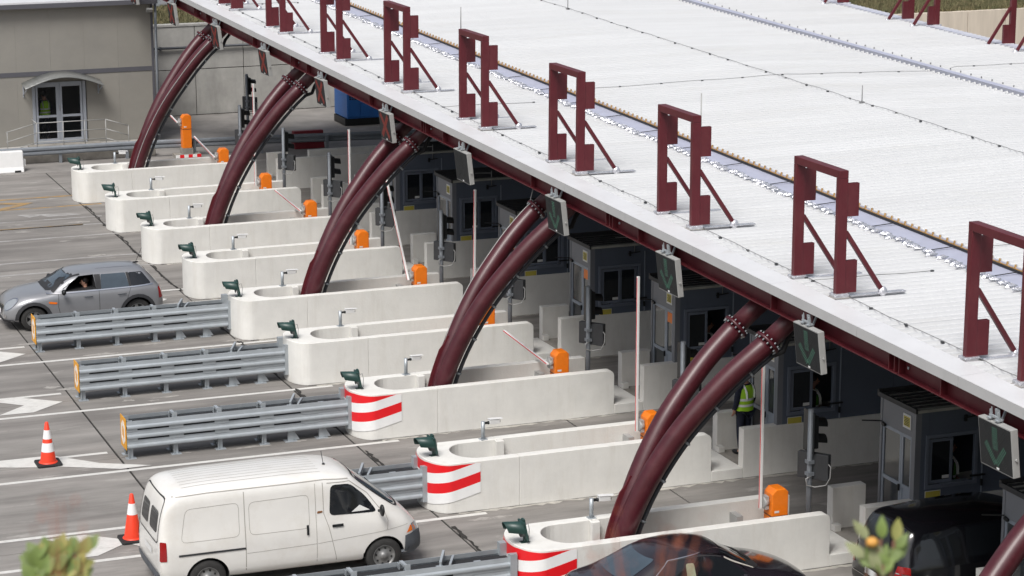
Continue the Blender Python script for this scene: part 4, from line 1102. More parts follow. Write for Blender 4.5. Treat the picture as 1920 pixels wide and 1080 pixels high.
# second leaf shut on the window of the third and other booths
for i in (3, 4, 5, 6):
    w_ = [k for k in BOO[i].children if k.name.startswith('window')][0]
    G().box(7.985, 8.42, -.821, -.791, 1.26, 1.315).box(7.985, 8.42, -.821, -.791, 2.03, 2.08).box(7.985, 8.04, -.821, -.791, 1.316, 2.029).box(8.365, 8.42, -.821, -.791, 1.316, 2.029).obj('sash', M['booth_fd'], w_)
    G().box(8.041, 8.364, -.809, -.803, 1.316, 2.029).obj('pane', M['glass'], w_)
# orange screens seen through the doors of three booths
for i in (2, 3, 4):
    ob = G().box(7.245, 7.257, -.65, -.41, 1.62 + (.2 if i < 4 else -.2), 2.04).obj('orange_blind', M['orange'], BOO[i]); ob['label'] = 'orange blind behind the upper door glass'
person((IX[0] + 8.42, IY[0] - .42, .52), radians(70), 'booth worker in a green vest sitting at the open window of the rightmost booth', 'sit', 'vest_g', cloth='blackcloth').scale = (1, 1, 1.05)
person((IX[1] + 8.22, IY[1] - .42, .50), radians(70), 'booth worker in dark clothes and vest behind the window next to the open door', 'sit', 'vest_g', cloth='blackcloth').scale = (1, 1, 1.0)
person((IX[2] + 8.20, IY[2] - .42, .46), radians(70), 'booth worker in a green vest with white stripes behind the third booth window', 'sit', 'vest_g', cloth='blackcloth')
person((IX[1] + 6.90, IY[1] - .05, .22), radians(200), 'person in dark trousers and a bright yellow vest standing in a booth doorway', 'stand', 'vest')
person((1.02, 48.55, .19), radians(190), 'person in a yellow vest behind the left glass door of the grey building', 'stand', 'vest')

# ------------------------------------------------------------------ crash rails in front of the noses
def make_rail():
    t = thing('crash_barrier', 'x', 'guard rail', (0, 0, 0), 0, 'galvanised crash rails in front of the island noses')
    L = 4.80
    for s, y in ((-1, -.19), (1, .26)):
        for r in range(3):
            P_ = wprof(y, .235 + r * .2, .175, s, .062)[0:20]
            # one rounded beam per tier
            pts = [(y, .225 + r * .2), (y + s * .02, .228 + r * .2), (y + s * .055, .243 + r * .2), (y + s * .06, .265 + r * .2), (y + s * .055, .29 + r * .2), (y + s * .022, .315 + r * .2), (y + s * .016, .36 + r * .2), (y + s * .012, .395 + r * .2)]
            g = G(); n = len(pts) * 2; q = pts + [(a - s * .01, b) for a, b in pts[::-1]]
            g.add([(-L, a, b) for a, b in q] + [(-.04, a, b) for a, b in q], [(k, (k + 1) % n, n + (k + 1) % n, n + k) for k in range(n)] + [tuple(range(n)), tuple(range(2 * n - 1, n - 1, -1))])
            b = g.obj('rail_beam', M['galv'], t)
        for r in range(2):
            z = .40 + r * .2
            G().box(-L, -.04, y - .004 if s < 0 else y - .003, y + .003, z - .002, z + .032).obj('web', M['galv'], t) if False else None
            for k in range(5):
                xa = -L + .42 + .95 * k + .45
                g = G().box(xa, xa + .30, y + s * .024 - .004, y + s * .024 + .004, z - .035, z + .035)
                g.obj('splice_plate', M['galv'], t)
            G().box(-L, -L + .22, y + s * .022 - .004, y + s * .022 + .004, z - .02, z + .03).obj('splice_plate', M['galv'], t)
            G().box(-1.15, -.04, y + s * .022 - .004, y + s * .022 + .004, z - .02, z + .03).obj('splice_plate', M['galv'], t)
    G().box(-L + .01, -.06, -.175, .245, .26, .70).obj('slot_shade_box', M['seam'], t)  # black box added so the slots between the beams read as shaded
    for k in range(4):
        x = -L + .03 + .93 * k
        for y in (-.14, .20):
            G().box(x, x + .10, y - .008, y + .008, .012, .88 if k and y < 0 else .80).box(x, x + .012, y - .05, y + .05, .012, .80).box(x - .05, x + .16, y - .08, y + .08, 0, .012).obj('rail_post', M['galv'], t)
        if k: G().box(x + .02, x + .08, -.13, .20, .80, .84).obj('spacer', M['galv'], t)
    for x in (-1.42, -.75):
        G().box(x, x + .12, -.16, -.10, .012, .78).box(x - .07, x + .19, -.22, -.02, 0, .012).box(x + .1, x + .16, -.15, .22, .2, .26).prism([(x + .12, .02), (x + .26, .02), (x + .12, .24)], -.14, -.12, 1).obj('anchor_post', M['galv'], t)
    G().bar((-1.35, -.14, .80), (-1.15, .26, .86), .04, .10).bar((-1.2, -.2, .8), (-1.0, .2, .8), .04, .04).obj('diagonal_strut', M['galv'], t)
    G().box(-.14, -.02, -.27, -.20, .16, .86).box(-.16, .03, -.20, -.17, .16, .86).obj('nose_bracket', M['galv'], t)
    G().box(-.16, -.02, .18, .32, .5, .92).obj('nose_bracket', M['galv'], t)
    pl = G().box(-L - .022, -L - .008, -.22, .27, .20, .85).obj('end_plate', M['amber'], t, bevel=.004)
    for s in (1, -1):
        G().prism([(.02 + s * .02, .27), (.02 + s * .16, .38), (.02 + s * .16, .66), (.02 + s * .02, .78), (.02 + s * .02, .66), (.02 + s * .09, .60), (.02 + s * .09, .44), (.02 + s * .02, .38)], -L - .026, -L - .0225, 0).obj('arrow_mark', M['stripe_w'], pl)
    return t
rl = make_rail()
RLB = {0: 'galvanised crash rail at the bottom edge, in front of the lowest striped nose', 1: 'galvanised crash rail partly hidden by the front of the white van', 2: 'galvanised crash rail with an orange end plate near the cone, third from below',
       3: 'galvanised crash rail with an orange end plate, middle one of the three fully seen', 4: 'galvanised crash rail with an orange end plate in front of the grey hatchback'}
for i in range(5):
    r = rl if i == 0 else dup(rl)
    r.location = (IX[i] + .03 + (.05 if i > 0 else .0), IY[i] - {0: .28, 1: .22, 2: .15, 3: .10, 4: -.05}[i], 0); r['label'] = RLB[i]

# ------------------------------------------------------------------ cones
def make_cone(z=.92):
    t = thing('traffic_cone', 'x', 'traffic cone', (0, 0, 0), 0, 'orange and white traffic cones')
    G().prism(arc(.20, .20, .05, 0, pi / 2, 3) + arc(-.20, .20, .05, pi / 2, pi, 3) + arc(-.20, -.20, .05, pi, 1.5 * pi, 3) + arc(.20, -.20, .05, 1.5 * pi, 2 * pi, 3), 0, .05, 2).obj('base', M['rubber'], t, bevel=.012)
    R = lambda h: .165 - (.165 - .035) * h
    def seg(a, b, m, nm, e=0): return G().lathe([(R(a) + e, .05 + a * .82), (R(b) + e, .05 + b * .82)] if nm != 'body' else [(R(0), .05), (R(1), .87), (.02, .885), (.001, .885)], 24).obj(nm, M[m], t)
    seg(0, 1, 'cone', 'body')
    G().lathe([(.19, .05), (.185, .062), (.16, .075)], 24).obj('skirt', M['cone'], t)
    return t, R
c1, R = make_cone()
def sleeve(t, a, b): G().lathe([(R(a) + .003, .05 + a * .82), (R(b) + .003, .05 + b * .82)], 24).obj('white_sleeve', M['stripe_w'], t)
c1.location = (-6.17, 10.27, 0); c1['label'] = 'orange cone with two white bands standing alone on the left chevron'
c2 = dup(c1, None, (-5.62, 5.03, 0)); c2['label'] = 'orange cone with a single white band just behind the van'
sleeve(c1, .28, .50); sleeve(c1, .60, .82); sleeve(c2, .55, .80)

# ------------------------------------------------------------------ vehicles
def interp(tab, x):
    xs_ = [a[0] for a in tab]
    if x <= xs_[0]: return tab[0][1]
    if x >= xs_[-1]: return tab[-1][1]
    for j in range(len(tab) - 1):
        if tab[j][0] <= x <= tab[j + 1][0]:
            p1, p2 = tab[j], tab[j + 1]; t = (x - p1[0]) / max(1e-6, p2[0] - p1[0])
            return p1[1] + (p2[1] - p1[1]) * t
def car(name, label, cat, spec, paint, loc, rz):
    """loft of cross sections, wheel wells cut out, then panes, lamps and trim laid on the surface"""
    t = thing(name, label, cat, loc, rz)
    L0, L1 = spec['x']; top, belt, hw, rw_, zb = spec['top'], spec['belt'], spec['hw'], spec['rw'], spec['zb']
    xs_ = sorted(set(spec['st']))
    g = G(); rows = []
    for x in xs_:
        T = interp(top, x); B = min(interp(belt, x), T - .02); W_ = interp(hw, x); Rw = min(interp(rw_, x), W_ - .02); Z = interp(zb, x)
        mid = Z + (B - Z) * .5; up = T - B
        half = [(0, Z), (W_ * .6, Z), (W_ * .93, Z + .02), (W_, Z + min(.16, (B - Z) * .3)), (W_ + .012, mid), (W_ + .004, B - (B - Z) * .12), (W_ - .03, B),
                (Rw + (W_ - .03 - Rw) * .45, B + up * .5), (Rw + .02, T - min(.10, up * .25)), (Rw - .10, T - min(.03, up * .1)), (Rw * .45, T + .012 * min(1, up * 4)), (0, T + .018 * min(1, up * 4))]
        rows.append([(x, y, z) for y, z in half] + [(x, -y, z) for y, z in half[-2:0:-1]])
    n = len(rows[0])
    for r in rows: g.v += r
    for i in range(len(rows) - 1):
        for k in range(n): g.f.append((i * n + k, i * n + (k + 1) % n, (i + 1) * n + (k + 1) % n, (i + 1) * n + k)); g.sm.append(True)
    g.f.append(tuple(range(n))); g.sm.append(True); g.f.append(tuple((len(rows) - 1) * n + k for k in reversed(range(n)))); g.sm.append(True)
    o = g.obj('body', paint, t)
    sb = o.modifiers.new('s', 'SUBSURF'); sb.levels = 1; sb.render_levels = 1
    cut = G()
    for x in spec['wheels']: cut.cyl((x, -1.4, spec['wr']), (x, -.55 * spec['hw'][1][1], spec['wr']), spec['wr'] + .055, 28); cut.cyl((x, 1.4, spec['wr']), (x, .55 * spec['hw'][1][1], spec['wr']), spec['wr'] + .055, 28)
    co = cut.obj('cutter', M['black'], t)
    bo = o.modifiers.new('b', 'BOOLEAN'); bo.object = co; bo.operation = 'DIFFERENCE'; bo.solver = 'EXACT'
    extra = []
    for poly, y0, y1 in spec.get('open', []):
        c2_ = G().prism(poly, y0, y1, 1).obj('cutter', M['black'], t); b2 = o.modifiers.new('b', 'BOOLEAN'); b2.object = c2_; b2.operation = 'DIFFERENCE'; b2.solver = 'EXACT'; extra.append(c2_)
    dg = bpy.context.evaluated_depsgraph_get(); dg.update()
    me = D.meshes.new_from_object(o.evaluated_get(dg)); 
    full = D.meshes.new_from_object(o.evaluated_get(dg))
    o.modifiers.clear(); o.data = me; D.objects.remove(co)
    for e in extra: D.objects.remove(e)
    for p in me.polygons: p.use_smooth = True
    sh = o.modifiers.new('edge', 'EDGE_SPLIT'); sh.split_angle = radians(38)
    me.materials.clear(); me.materials.append(paint); me.materials.append(M['seam'])
    for p in me.polygons:
        c = p.center; p.material_index = 0
        W0 = interp(hw, c.x)
        for wx in spec['wheels']:
            if (c.x - wx) ** 2 + (c.z - spec['wr']) ** 2 < (spec['wr'] + .058) ** 2 and abs(c.y) < W0 - .01 and abs(c.y) > .4: p.material_index = 1
        for poly, _, _ in spec.get('open', []):
            if min(a for a, b in poly) - .01 < c.x < max(a for a, b in poly) + .01 and min(b for a, b in poly) - .01 < c.z < max(b for a, b in poly) + .01 and abs(p.normal.y) < .45 or (abs(c.y) < W0 - .3 and .9 < c.z < 1.33 and abs(p.normal.y) > .8): p.material_index = 1
    bm = bmesh.new(); bm.from_mesh(full); bvh = BVHTree.FromBMesh(bm); bm.free()
    def decal(nm, m, poly, axis, side=1, off=.006, parent=t, fine=.12, smooth=True):
        """poly in the two other axes; axis 1 from +-y (x,z), axis 0 from +-x (y,z), axis 2 from above (x,y)"""
        b = bmesh.new()
        def mk(p, h): return Vector((p[0], h, p[1])) if axis == 1 else (Vector((h, p[0], p[1])) if axis == 0 else Vector((p[0], p[1], h)))
        f = b.faces.new([b.verts.new(mk(p, 0)) for p in poly]); bmesh.ops.triangulate(b, faces=[f])
        for _ in range(5):
            es = [e for e in b.edges if e.calc_length() > fine]
            if not es: break
            bmesh.ops.subdivide_edges(b, edges=es, cuts=1); bmesh.ops.triangulate(b, faces=b.faces[:])
        far = 6
        for v in b.verts:
            src = v.co.copy(); src[axis] = side * far; dr_ = Vector((0, 0, 0)); dr_[axis] = -side
            h, nn, _, _ = bvh.ray_cast(src, dr_)
            if h is None:
                h, nn, _, _ = bvh.find_nearest(Vector([v.co[q] if q != axis else side * (1 if axis != 0 else (L1 if side > 0 else -L0)) for q in range(3)]))
            if nn[axis] * side < 0: nn = -nn
            v.co = h + nn * off
        mm = D.meshes.new(nm); b.to_mesh(mm); b.free(); mm.materials.append(m)
        for p in mm.polygons: p.use_smooth = smooth
        oo = D.objects.new(nm, mm); COL.objects.link(oo); oo.parent = parent
        bm2 = bmesh.new(); bm2.from_mesh(mm); bmesh.ops.recalc_face_normals(bm2, faces=bm2.faces); bm2.to_mesh(mm); bm2.free()
        return oo
    def seam(nm, m, pts, axis, side=1, wd=.012, off=.004, parent=t):
        out = []
        for a, b_ in zip(pts[:-1], pts[1:]):
            a_, c_ = Vector((a[0], a[1])), Vector((b_[0], b_[1])); d = (c_ - a_).normalized(); nn = Vector((-d.y, d.x)) * wd / 2
            out.append([tuple(a_ - nn), tuple(c_ - nn), tuple(c_ + nn), tuple(a_ + nn)])
        os_ = [decal(nm, m, q, axis, side, off, parent) for q in out]
        if len(os_) > 1:                                  # one seam, one mesh
            bmm = bmesh.new()
            for q in os_: bmm.from_mesh(q.data)
            bmm.to_mesh(os_[0].data); bmm.free()
            for q in os_[1:]: D.objects.remove(q)
        return os_[0]
    # wheels
    W_ = spec['hw'][1][1]; r = spec['wr']
    w0 = D.objects.new('wheel', None)
    tyre = G().lathe([(r * .62, -.09), (r * .93, -.10), (r, -.06), (r, .06), (r * .93, .10), (r * .62, .09)], 28, (0, 0, 0), 1)
    first = None
    for x in spec['wheels']:
        for s in (-1, 1):
            if first is None:
                wo = tyre.obj('wheel', M['tyre'], t); 
                rg = G().lathe([(r * .64, -.075), (r * .60, -.095), (r * .56, -.06), (r * .52, -.045)], 28, (0, 0, 0), 1)
                sp = spec.get('spokes', 6)
                for k in range(sp):
                    a = 2 * pi * k / sp; rg.bar((r * .10 * cos(a), -.055, r * .10 * sin(a)), (r * .56 * cos(a), -.06, r * .56 * sin(a)), .075 if sp < 8 else .04, .03, (0, 1, 0))
                rg.lathe([(.001, -.085), (r * .17, -.085), (r * .20, -.06)], 16, (0, 0, 0), 1)
                if spec.get('disc'):
                    rg = G().lathe([(r * .64, -.075), (r * .60, -.095), (r * .56, -.07), (r * .50, -.05), (r * .36, -.075), (r * .2, -.07), (r * .18, -.10), (.001, -.10)], 28, (0, 0, 0), 1)
                ro = rg.obj('rim', spec.get('rimmat', M['rim']), wo)
                G().lathe([(.001, -.02), (r * .62, -.02)], 24, (0, 0, 0), 1).obj('brake_disc', M['black'], wo)
                if spec.get('disc'):
                    hg = G()
                    for k in range(8):
                        a = 2 * pi * k / 8; hg.cyl((r * .43 * cos(a), -.074, r * .43 * sin(a)), (r * .43 * cos(a), -.03, r * .43 * sin(a)), .018, 8)
                    hg.obj('rim_hole', M['black'], wo)
                first = wo; ww = wo
            else:
                ww = dup(first, t)
            ww.location = (x, s * (W_ - .095), r); ww.rotation_euler = (0, random.random(), 0 if s < 0 else pi)
    # dark liners of the wheel wells and underside
    G().box(L0 + .35, L1 - .3, -W_ * .5, W_ * .5, interp(zb, 0) - .05, interp(zb, 0) + .3).obj('underbody', M['seam'], t)
    return t, o, decal, seam

def roundpoly(pts, r=.06, n=3):
    out = []
    m = len(pts)
    for i in range(m):
        p0, p1, p2 = Vector(pts[i - 1]), Vector(pts[i]), Vector(pts[(i + 1) % m])
        a = (p0 - p1); b = (p2 - p1); ra = min(r, a.length * .45); rb_ = min(r, b.length * .45)
        A = p1 + a.normalized() * ra; B = p1 + b.normalized() * rb_
        for k in range(n + 1):
            t = k / n; out.append(tuple((1 - t) ** 2 * A + 2 * t * (1 - t) * p1 + t * t * B))
    return out
def frange(a, b, s):
    o = []; 
    while a < b - 1e-6: o.append(round(a, 4)); a += s
    return o + [b]

# white van -----------------------------------------------------------------
vs = dict(x=(-2.37, 2.36), wheels=(-1.55, 1.60), wr=.325, spokes=6, disc=True,
          st=[-2.37, -2.355, -2.32, -2.25, -2.15, -2.0] + frange(-1.8, .9, .3) + [1.0, 1.1, 1.22, 1.35, 1.5, 1.65, 1.78, 1.9, 2.02, 2.12, 2.22, 2.30, 2.345, 2.36],
          top=[(-2.37, .95), (-2.355, 1.2), (-2.32, 1.42), (-2.25, 1.72), (-2.15, 1.86), (-2.0, 1.925), (-1.5, 1.955), (0, 1.965), (.6, 1.95), (.9, 1.91), (1.1, 1.84), (1.22, 1.74), (1.65, 1.40), (1.90, 1.20), (2.02, 1.12), (2.22, .92), (2.30, .80), (2.345, .68), (2.36, .55)],
          belt=[(-2.37, .80), (-2.3, 1.10), (0, 1.12), (1.2, 1.12), (1.7, 1.04), (2.0, .94), (2.3, .70), (2.36, .5)],
          hw=[(-2.37, .80), (-2.25, .845), (0, .85), (1.6, .85), (2.0, .82), (2.2, .74), (2.32, .62), (2.36, .52)],
          rw=[(-2.37, .68), (-2.2, .745), (0, .76), (.9, .735), (1.3, .66), (1.8, .68), (2.36, .5)],
          zb=[(-2.37, .34), (-2.2, .26), (2.1, .24), (2.36, .30)])
van, vb, dec, seam = car('delivery_van', 'dirty white delivery van driving towards the toll lanes in the lower left', 'van', vs, M['van'], (-3.52, 2.50, 0), 0)
van.scale = (1, 1, .975)
N_ = -1
for sd_ in (-1, 1):
    dec('side_window', M['glass'], roundpoly([(.62, 1.20), (1.50, 1.16), (1.30, 1.46), (1.02, 1.72), (.66, 1.74)], .09), 1, sd_)
    seam('window_seal', M['vanline'], [(.60, 1.78), (1.02, 1.76), (1.34, 1.50), (1.58, 1.16)], 1, sd_, .012)
    seam('door_seam', M['vanline'], [(.52, 1.80), (.52, 1.25), (.60, 1.0), (.72, .45), (.74, .30)], 1, sd_, .010)
    seam('door_seam', M['vanline'], [(1.62, 1.2), (1.68, .98), (1.66, .82)], 1, sd_, .008)
    seam('door_seam', M['vanline'], [(-.88, 1.80), (-.88, .30)], 1, sd_, .012)
    seam('door_seam', M['vanline'], [(.38, 1.80), (.38, .30)], 1, sd_, .008)
    seam('slide_track', M['trim'], [(-2.05, .80), (-.88, .80)], 1, sd_, .035, .012)
    seam('body_crease', M['vanline'], [(.40, .72), (1.55, .80), (2.05, .86)], 1, sd_, .006)
    seam('body_crease', M['vanline'], [(-.86, .70), (.38, .72)], 1, sd_, .006)
    for a, b in ((-2.0, -.98), (-.80, .26)):
        q = roundpoly([(a, 1.02), (b, 1.02), (b, 1.62), (a + (.10 if a < -1 else 0), 1.60)], .10)
        seam('panel_crease', M['vanline'], q + [q[0]], 1, sd_, .007, .003)
    h = dec('door_handle', M['black'], roundpoly([(.66, .985), (.86, .985), (.86, 1.035), (.66, 1.035)], .01), 1, sd_, .02)
    dec('door_handle', M['black'], roundpoly([(.20, .90), (.24, .90), (.24, 1.08), (.20, 1.08)], .01), 1, sd_, .02)
    dec('side_lamp', M['indic'], [(2.02, .70), (2.26, .74), (2.26, .84), (2.10, .82)], 1, sd_, .008)
    dec('corner_bumper', M['bumper'], [(1.98, .28), (2.34, .30), (2.35, .70), (2.2, .70), (1.99, .66)], 1, sd_, .016)
    dec('tail_lamp', M['tail'], roundpoly([(-2.36, .72), (-2.25, .72), (-2.25, 1.06), (-2.34, 1.06)], .02), 1, sd_, .01)
    seam('drip_rail', M['vanline'], [(-2.1, 1.82), (-1.5, 1.845), (.55, 1.845), (1.0, 1.80)], 1, sd_, .012, .008)
dec('windscreen', M['glass_t'], roundpoly([(-.62, 1.20), (.62, 1.20), (.54, 1.76), (-.54, 1.76)], .1), 0, 1)
q = roundpoly([(-.66, 1.17), (.66, 1.17), (.57, 1.80), (-.57, 1.80)], .1); seam('screen_seal', M['seam'], q + [q[0]], 0, 1, .03, .010)
dec('bumper', M['bumper'], roundpoly([(-.78, .30), (.78, .30), (.80, .66), (-.80, .66)], .05), 0, 1, .02)
dec('headlamp', M['lampglass'], roundpoly([(-.76, .68), (-.44, .68), (-.44, .82), (-.74, .84)], .02), 0, 1, .008); dec('headlamp', M['lampglass'], roundpoly([(.76, .68), (.44, .68), (.44, .82), (.74, .84)], .02), 0, 1, .008)
dec('rear_window', M['glass'], roundpoly([(-.56, 1.16), (-.06, 1.16), (-.06, 1.54), (-.52, 1.54)], .08), 0, -1); dec('rear_window', M['glass'], roundpoly([(.56, 1.16), (.06, 1.16), (.06, 1.54), (.52, 1.54)], .08), 0, -1)
q = roundpoly([(-.66, 1.0), (.66, 1.0), (.62, 1.78), (-.62, 1.78)], .12); seam('tailgate_seam', M['seam'], q + [q[0]], 0, -1, .022, .006)
dec('rear_bumper', M['bumper'], roundpoly([(-.76, .34), (.76, .34), (.78, .50), (-.78, .50)], .05), 0, -1, .02)
dec('number_plate', M['white_p'], [(-.26, .70), (.26, .70), (.26, .81), (-.26, .81)], 0, -1, .012)
G().sphere((0, 0, 0), .09, 12, (.45, 1.0, 1.25)).bar((0, .02, -.04), (-.02, .14, -.04), .03, .04).obj('mirror', M['black'], van, loc=(1.52, -1.00, 1.24))
G().sphere((0, 0, 0), .09, 12, (.45, 1.0, 1.25)).bar((0, -.02, -.04), (-.02, -.14, -.04), .03, .04).obj('mirror', M['black'], van, loc=(1.52, 1.00, 1.24))
for k in range(9):
    y = -.52 + k * .13
    seam('roof_rib', M['vanline'], [(-1.9, y), (.55, y)], 2, 1, .010, .004)
G().cyl((.72, -.18, 1.94), (.68, -.18, 2.20), .006, 6).sphere((.72, -.18, 1.95), .03, 8).obj('antenna', M['black'], van)
G().bar((1.72, -.5, 1.32), (1.66, .1, 1.40), .015, .015).bar((1.76, 0, 1.30), (1.68, .5, 1.38), .015, .015).obj('wiper', M['black'], van)
dec('paper_sheet', M['sign_w'], [(1.02, 1.215), (1.36, 1.21), (1.18, 1.32)], 1, -1, .009)
for i, (a, b) in enumerate(((-.0, 0),)):
    dec('rust_spot', mat('rust', (.25, .10, .03), .9, var=.4, scale=20), roundpoly([(.40, 1.26), (.50, 1.27), (.50, 1.30), (.41, 1.30)], .01), 1, -1, .008)

# grey hatchback ------------------------------------------------------------
ms = dict(x=(-1.98, 1.98), wheels=(-1.30, 1.28), wr=.315, spokes=5,
          st=[-1.98, -1.965, -1.93, -1.88, -1.82, -1.75, -1.65, -1.5] + frange(-1.3, .1, .2) + [.2, .3, .42, .55, .68, .8, .88, .98, 1.1, 1.3, 1.5, 1.65, 1.78, 1.86, 1.92, 1.96, 1.98],
          top=[(-1.98, .60), (-1.965, .78), (-1.93, .92), (-1.86, 1.0), (-1.75, 1.13), (-1.65, 1.26), (-1.5, 1.385), (-1.3, 1.41), (-.9, 1.425), (-.3, 1.42), (.1, 1.40), (.3, 1.36), (.42, 1.30), (.8, 1.04), (.88, 1.00), (1.1, .975), (1.5, .93), (1.78, .83), (1.86, .77), (1.92, .69), (1.96, .60), (1.98, .50)],
          belt=[(-1.98, .55), (-1.9, .88), (-1.6, .955), (0, .93), (.8, .90), (1.3, .84), (1.7, .72), (1.9, .58), (1.98, .45)],
          hw=[(-1.98, .66), (-1.85, .80), (-1.3, .845), (1.2, .845), (1.6, .80), (1.85, .68), (1.98, .52)],
          rw=[(-1.98, .50), (-1.7, .60), (-1.3, .63), (0, .65), (.4, .63), (.8, .66), (1.4, .66), (1.98, .42)],
          zb=[(-1.98, .36), (-1.8, .24), (1.75, .20), (1.98, .26)],
          open=[([(-.28, .975), (.52, .965), (.36, 1.16), (.12, 1.315), (-.24, 1.335)], -.35, 1.2)])
mini, mb, dec, seam = car('parked_car', 'grey metallic small hatchback with an open side window driving out to the left', 'car', ms, M['mini'], (-3.10, 22.25, 0), pi)
mini.name = 'hatchback_car'; mini.scale = (1, 1, .955)
dkl = G()
mb.data.materials.append(M['mini'])
for sd_ in (-1, 1):
    # local +y is the near side once turned round
    dec('rear_side_window', M['glass_t'], roundpoly([(-1.10, .975), (-.40, .965), (-.42, 1.32), (-1.04, 1.318)], .03), 1, sd_)
    dec('quarter_window', M['glass'], roundpoly([(-1.66, 1.01), (-1.16, .98), (-1.11, 1.315), (-1.46, 1.305)], .04), 1, sd_)
    dec('pillar', M['seam'], [(-.40, .965), (-.28, .965), (-.25, 1.325), (-.41, 1.325)], 1, sd_, .009)
    dec('pillar', M['seam'], [(-1.16, .98), (-1.10, .975), (-1.05, 1.318), (-1.11, 1.318)], 1, sd_, .009)
    seam('window_trim', M['chrome'], [(-1.70, .985), (-1.2, .965), (-.3, .95), (.62, .935), (.95, .945)], 1, sd_, .030, .014)
    seam('door_seam', M['seam'], [(-.34, .94), (-.34, .30)], 1, sd_, .010); seam('door_seam', M['seam'], [(.66, .93), (.68, .6), (.62, .30)], 1, sd_, .010)
    seam('door_seam', M['seam'], [(-1.14, .96), (-1.02, .62), (-.92, .5), (-.90, .30)], 1, sd_, .008)
    for x in (-1.02, -.18): dec('door_handle', M['chrome'], roundpoly([(x, .785), (x + .22, .785), (x + .22, .815), (x, .815)], .012), 1, sd_, .03)
    dec('side_scuttle', M['indic'], roundpoly([(.70, .72), (.92, .76), (.90, .70), (.72, .68)], .02), 1, sd_, .01)
    dec('sill', M['trim'], [(-.95, .21), (.95, .21), (.93, .32), (-.93, .32)], 1, sd_, .012)
    for wx in (-1.30, 1.28):
        g_ = [(wx + .455 * cos(a), .315 + .455 * sin(a)) for a in [pi * k / 10 for k in range(11)]] + [(wx + .372 * cos(a), .315 + .372 * sin(a)) for a in [pi - pi * k / 10 for k in range(11)]]
        for k in range(10): dkl
        bands = [[g_[k], g_[k + 1], g_[20 - k], g_[21 - k]] for k in range(10)]
        parts = [dec('wheel_arch_trim', M['trim'], b, 1, sd_, .02) for b in bands]
        bmm = bmesh.new()
        for q in parts: bmm.from_mesh(q.data)
        bmesh.ops.remove_doubles(bmm, verts=bmm.verts, dist=.004); bmm.to_mesh(parts[0].data); bmm.free()
        for q in parts[1:]: D.objects.remove(q)
    dec('tail_lamp', M['tail'], roundpoly([(-1.95, .62), (-1.84, .60), (-1.82, .90), (-1.92, .92)], .03), 1, sd_, .01)
    s_ = sd_
    dec('headlamp', M['lampglass'], [(s_ * .56 + .115 * cos(a), .70 + .13 * sin(a)) for a in [2 * pi * k / 16 for k in range(16)]], 0, 1, .012)
    q = [(s_ * .56 + .125 * cos(a), .70 + .14 * sin(a)) for a in [2 * pi * k / 16 for k in range(17)]]; seam('lamp_ring', M['chrome'], q, 0, 1, .02, .016)
    dec('fog_lamp', M['chrome'], [(s_ * .55 + .055 * cos(a), .40 + .055 * sin(a)) for a in [2 * pi * k / 12 for k in range(12)]], 0, 1, .012)
    G().sphere((0, 0, 0), .10, 12, (.6, 1.0, .75)).bar((0, -s_ * .02, -.05), (0, -s_ * .12, -.06), .03, .03).obj('mirror', M['black'], mini, loc=(.56, s_ * .98, 1.0))
dec('windscreen', M['glass_t'], roundpoly([(-.60, 1.03), (.60, 1.03), (.52, 1.33), (-.52, 1.33)], .06), 0, 1)
dec('scuttle', M['seam'], [(.80, -.64), (.93, -.5), (.95, 0), (.93, .5), (.80, .64), (.72, .6), (.74, -.6)], 2, 1, .006)
seam('pillar', M['seam'], [(.80, .97), (.42, 1.31)], 1, 1, .06, .010); seam('pillar', M['seam'], [(.80, .97), (.42, 1.31)], 1, -1, .06, .010)
dec('rear_window', M['glass'], roundpoly([(-.50, 1.06), (.50, 1.06), (.46, 1.28), (-.46, 1.28)], .05), 0, -1)
dec('grille', M['black'], roundpoly([(-.34, .42), (.34, .42), (.40, .62), (-.40, .62)], .06), 0, 1, .008); q = roundpoly([(-.36, .40), (.36, .40), (.42, .64), (-.42, .64)], .06); seam('grille_frame', M['chrome'], q + [q[0]], 0, 1, .02, .014)
dec('number_plate', M['white_p'], [(-.26, .44), (.26, .44), (.26, .54), (-.26, .54)], 0, 1, .02)
dec('lower_bumper', M['trim'], roundpoly([(-.66, .22), (.66, .22), (.70, .31), (-.70, .31)], .03), 0, 1, .02)
for k in (-1, 1): seam('roof_seam', M['seam'], [(-1.35, k * .35), (-.35, k * .35)], 2, 1, .01)
G().cyl((-1.45, .0, 1.42), (-1.62, 0, 1.80), .006, 6).sphere((-1.45, 0, 1.43), .05, 8, (1.6, .8, .5)).obj('antenna', M['black'], mini)
# cabin seen through the open window
G().box(-.5, .9, -.60, .60, .35, .90).obj('cabin_floor', M['blackcloth'], mini)
seat = G().box(-.42, -.26, .12, .58, .5, 1.22).box(-.40, -.26, .24, .46, 1.22, 1.36).obj('seat', M['blackcloth'], mini, bevel=.04)
dv = person((-3.10 + .08, 22.25 - .42, -.03), radians(-90), 'person with dark hair sitting at the open window of the grey hatchback', 'sit', None, cloth='blackcloth'); dv.scale = (.9, .9, .9)

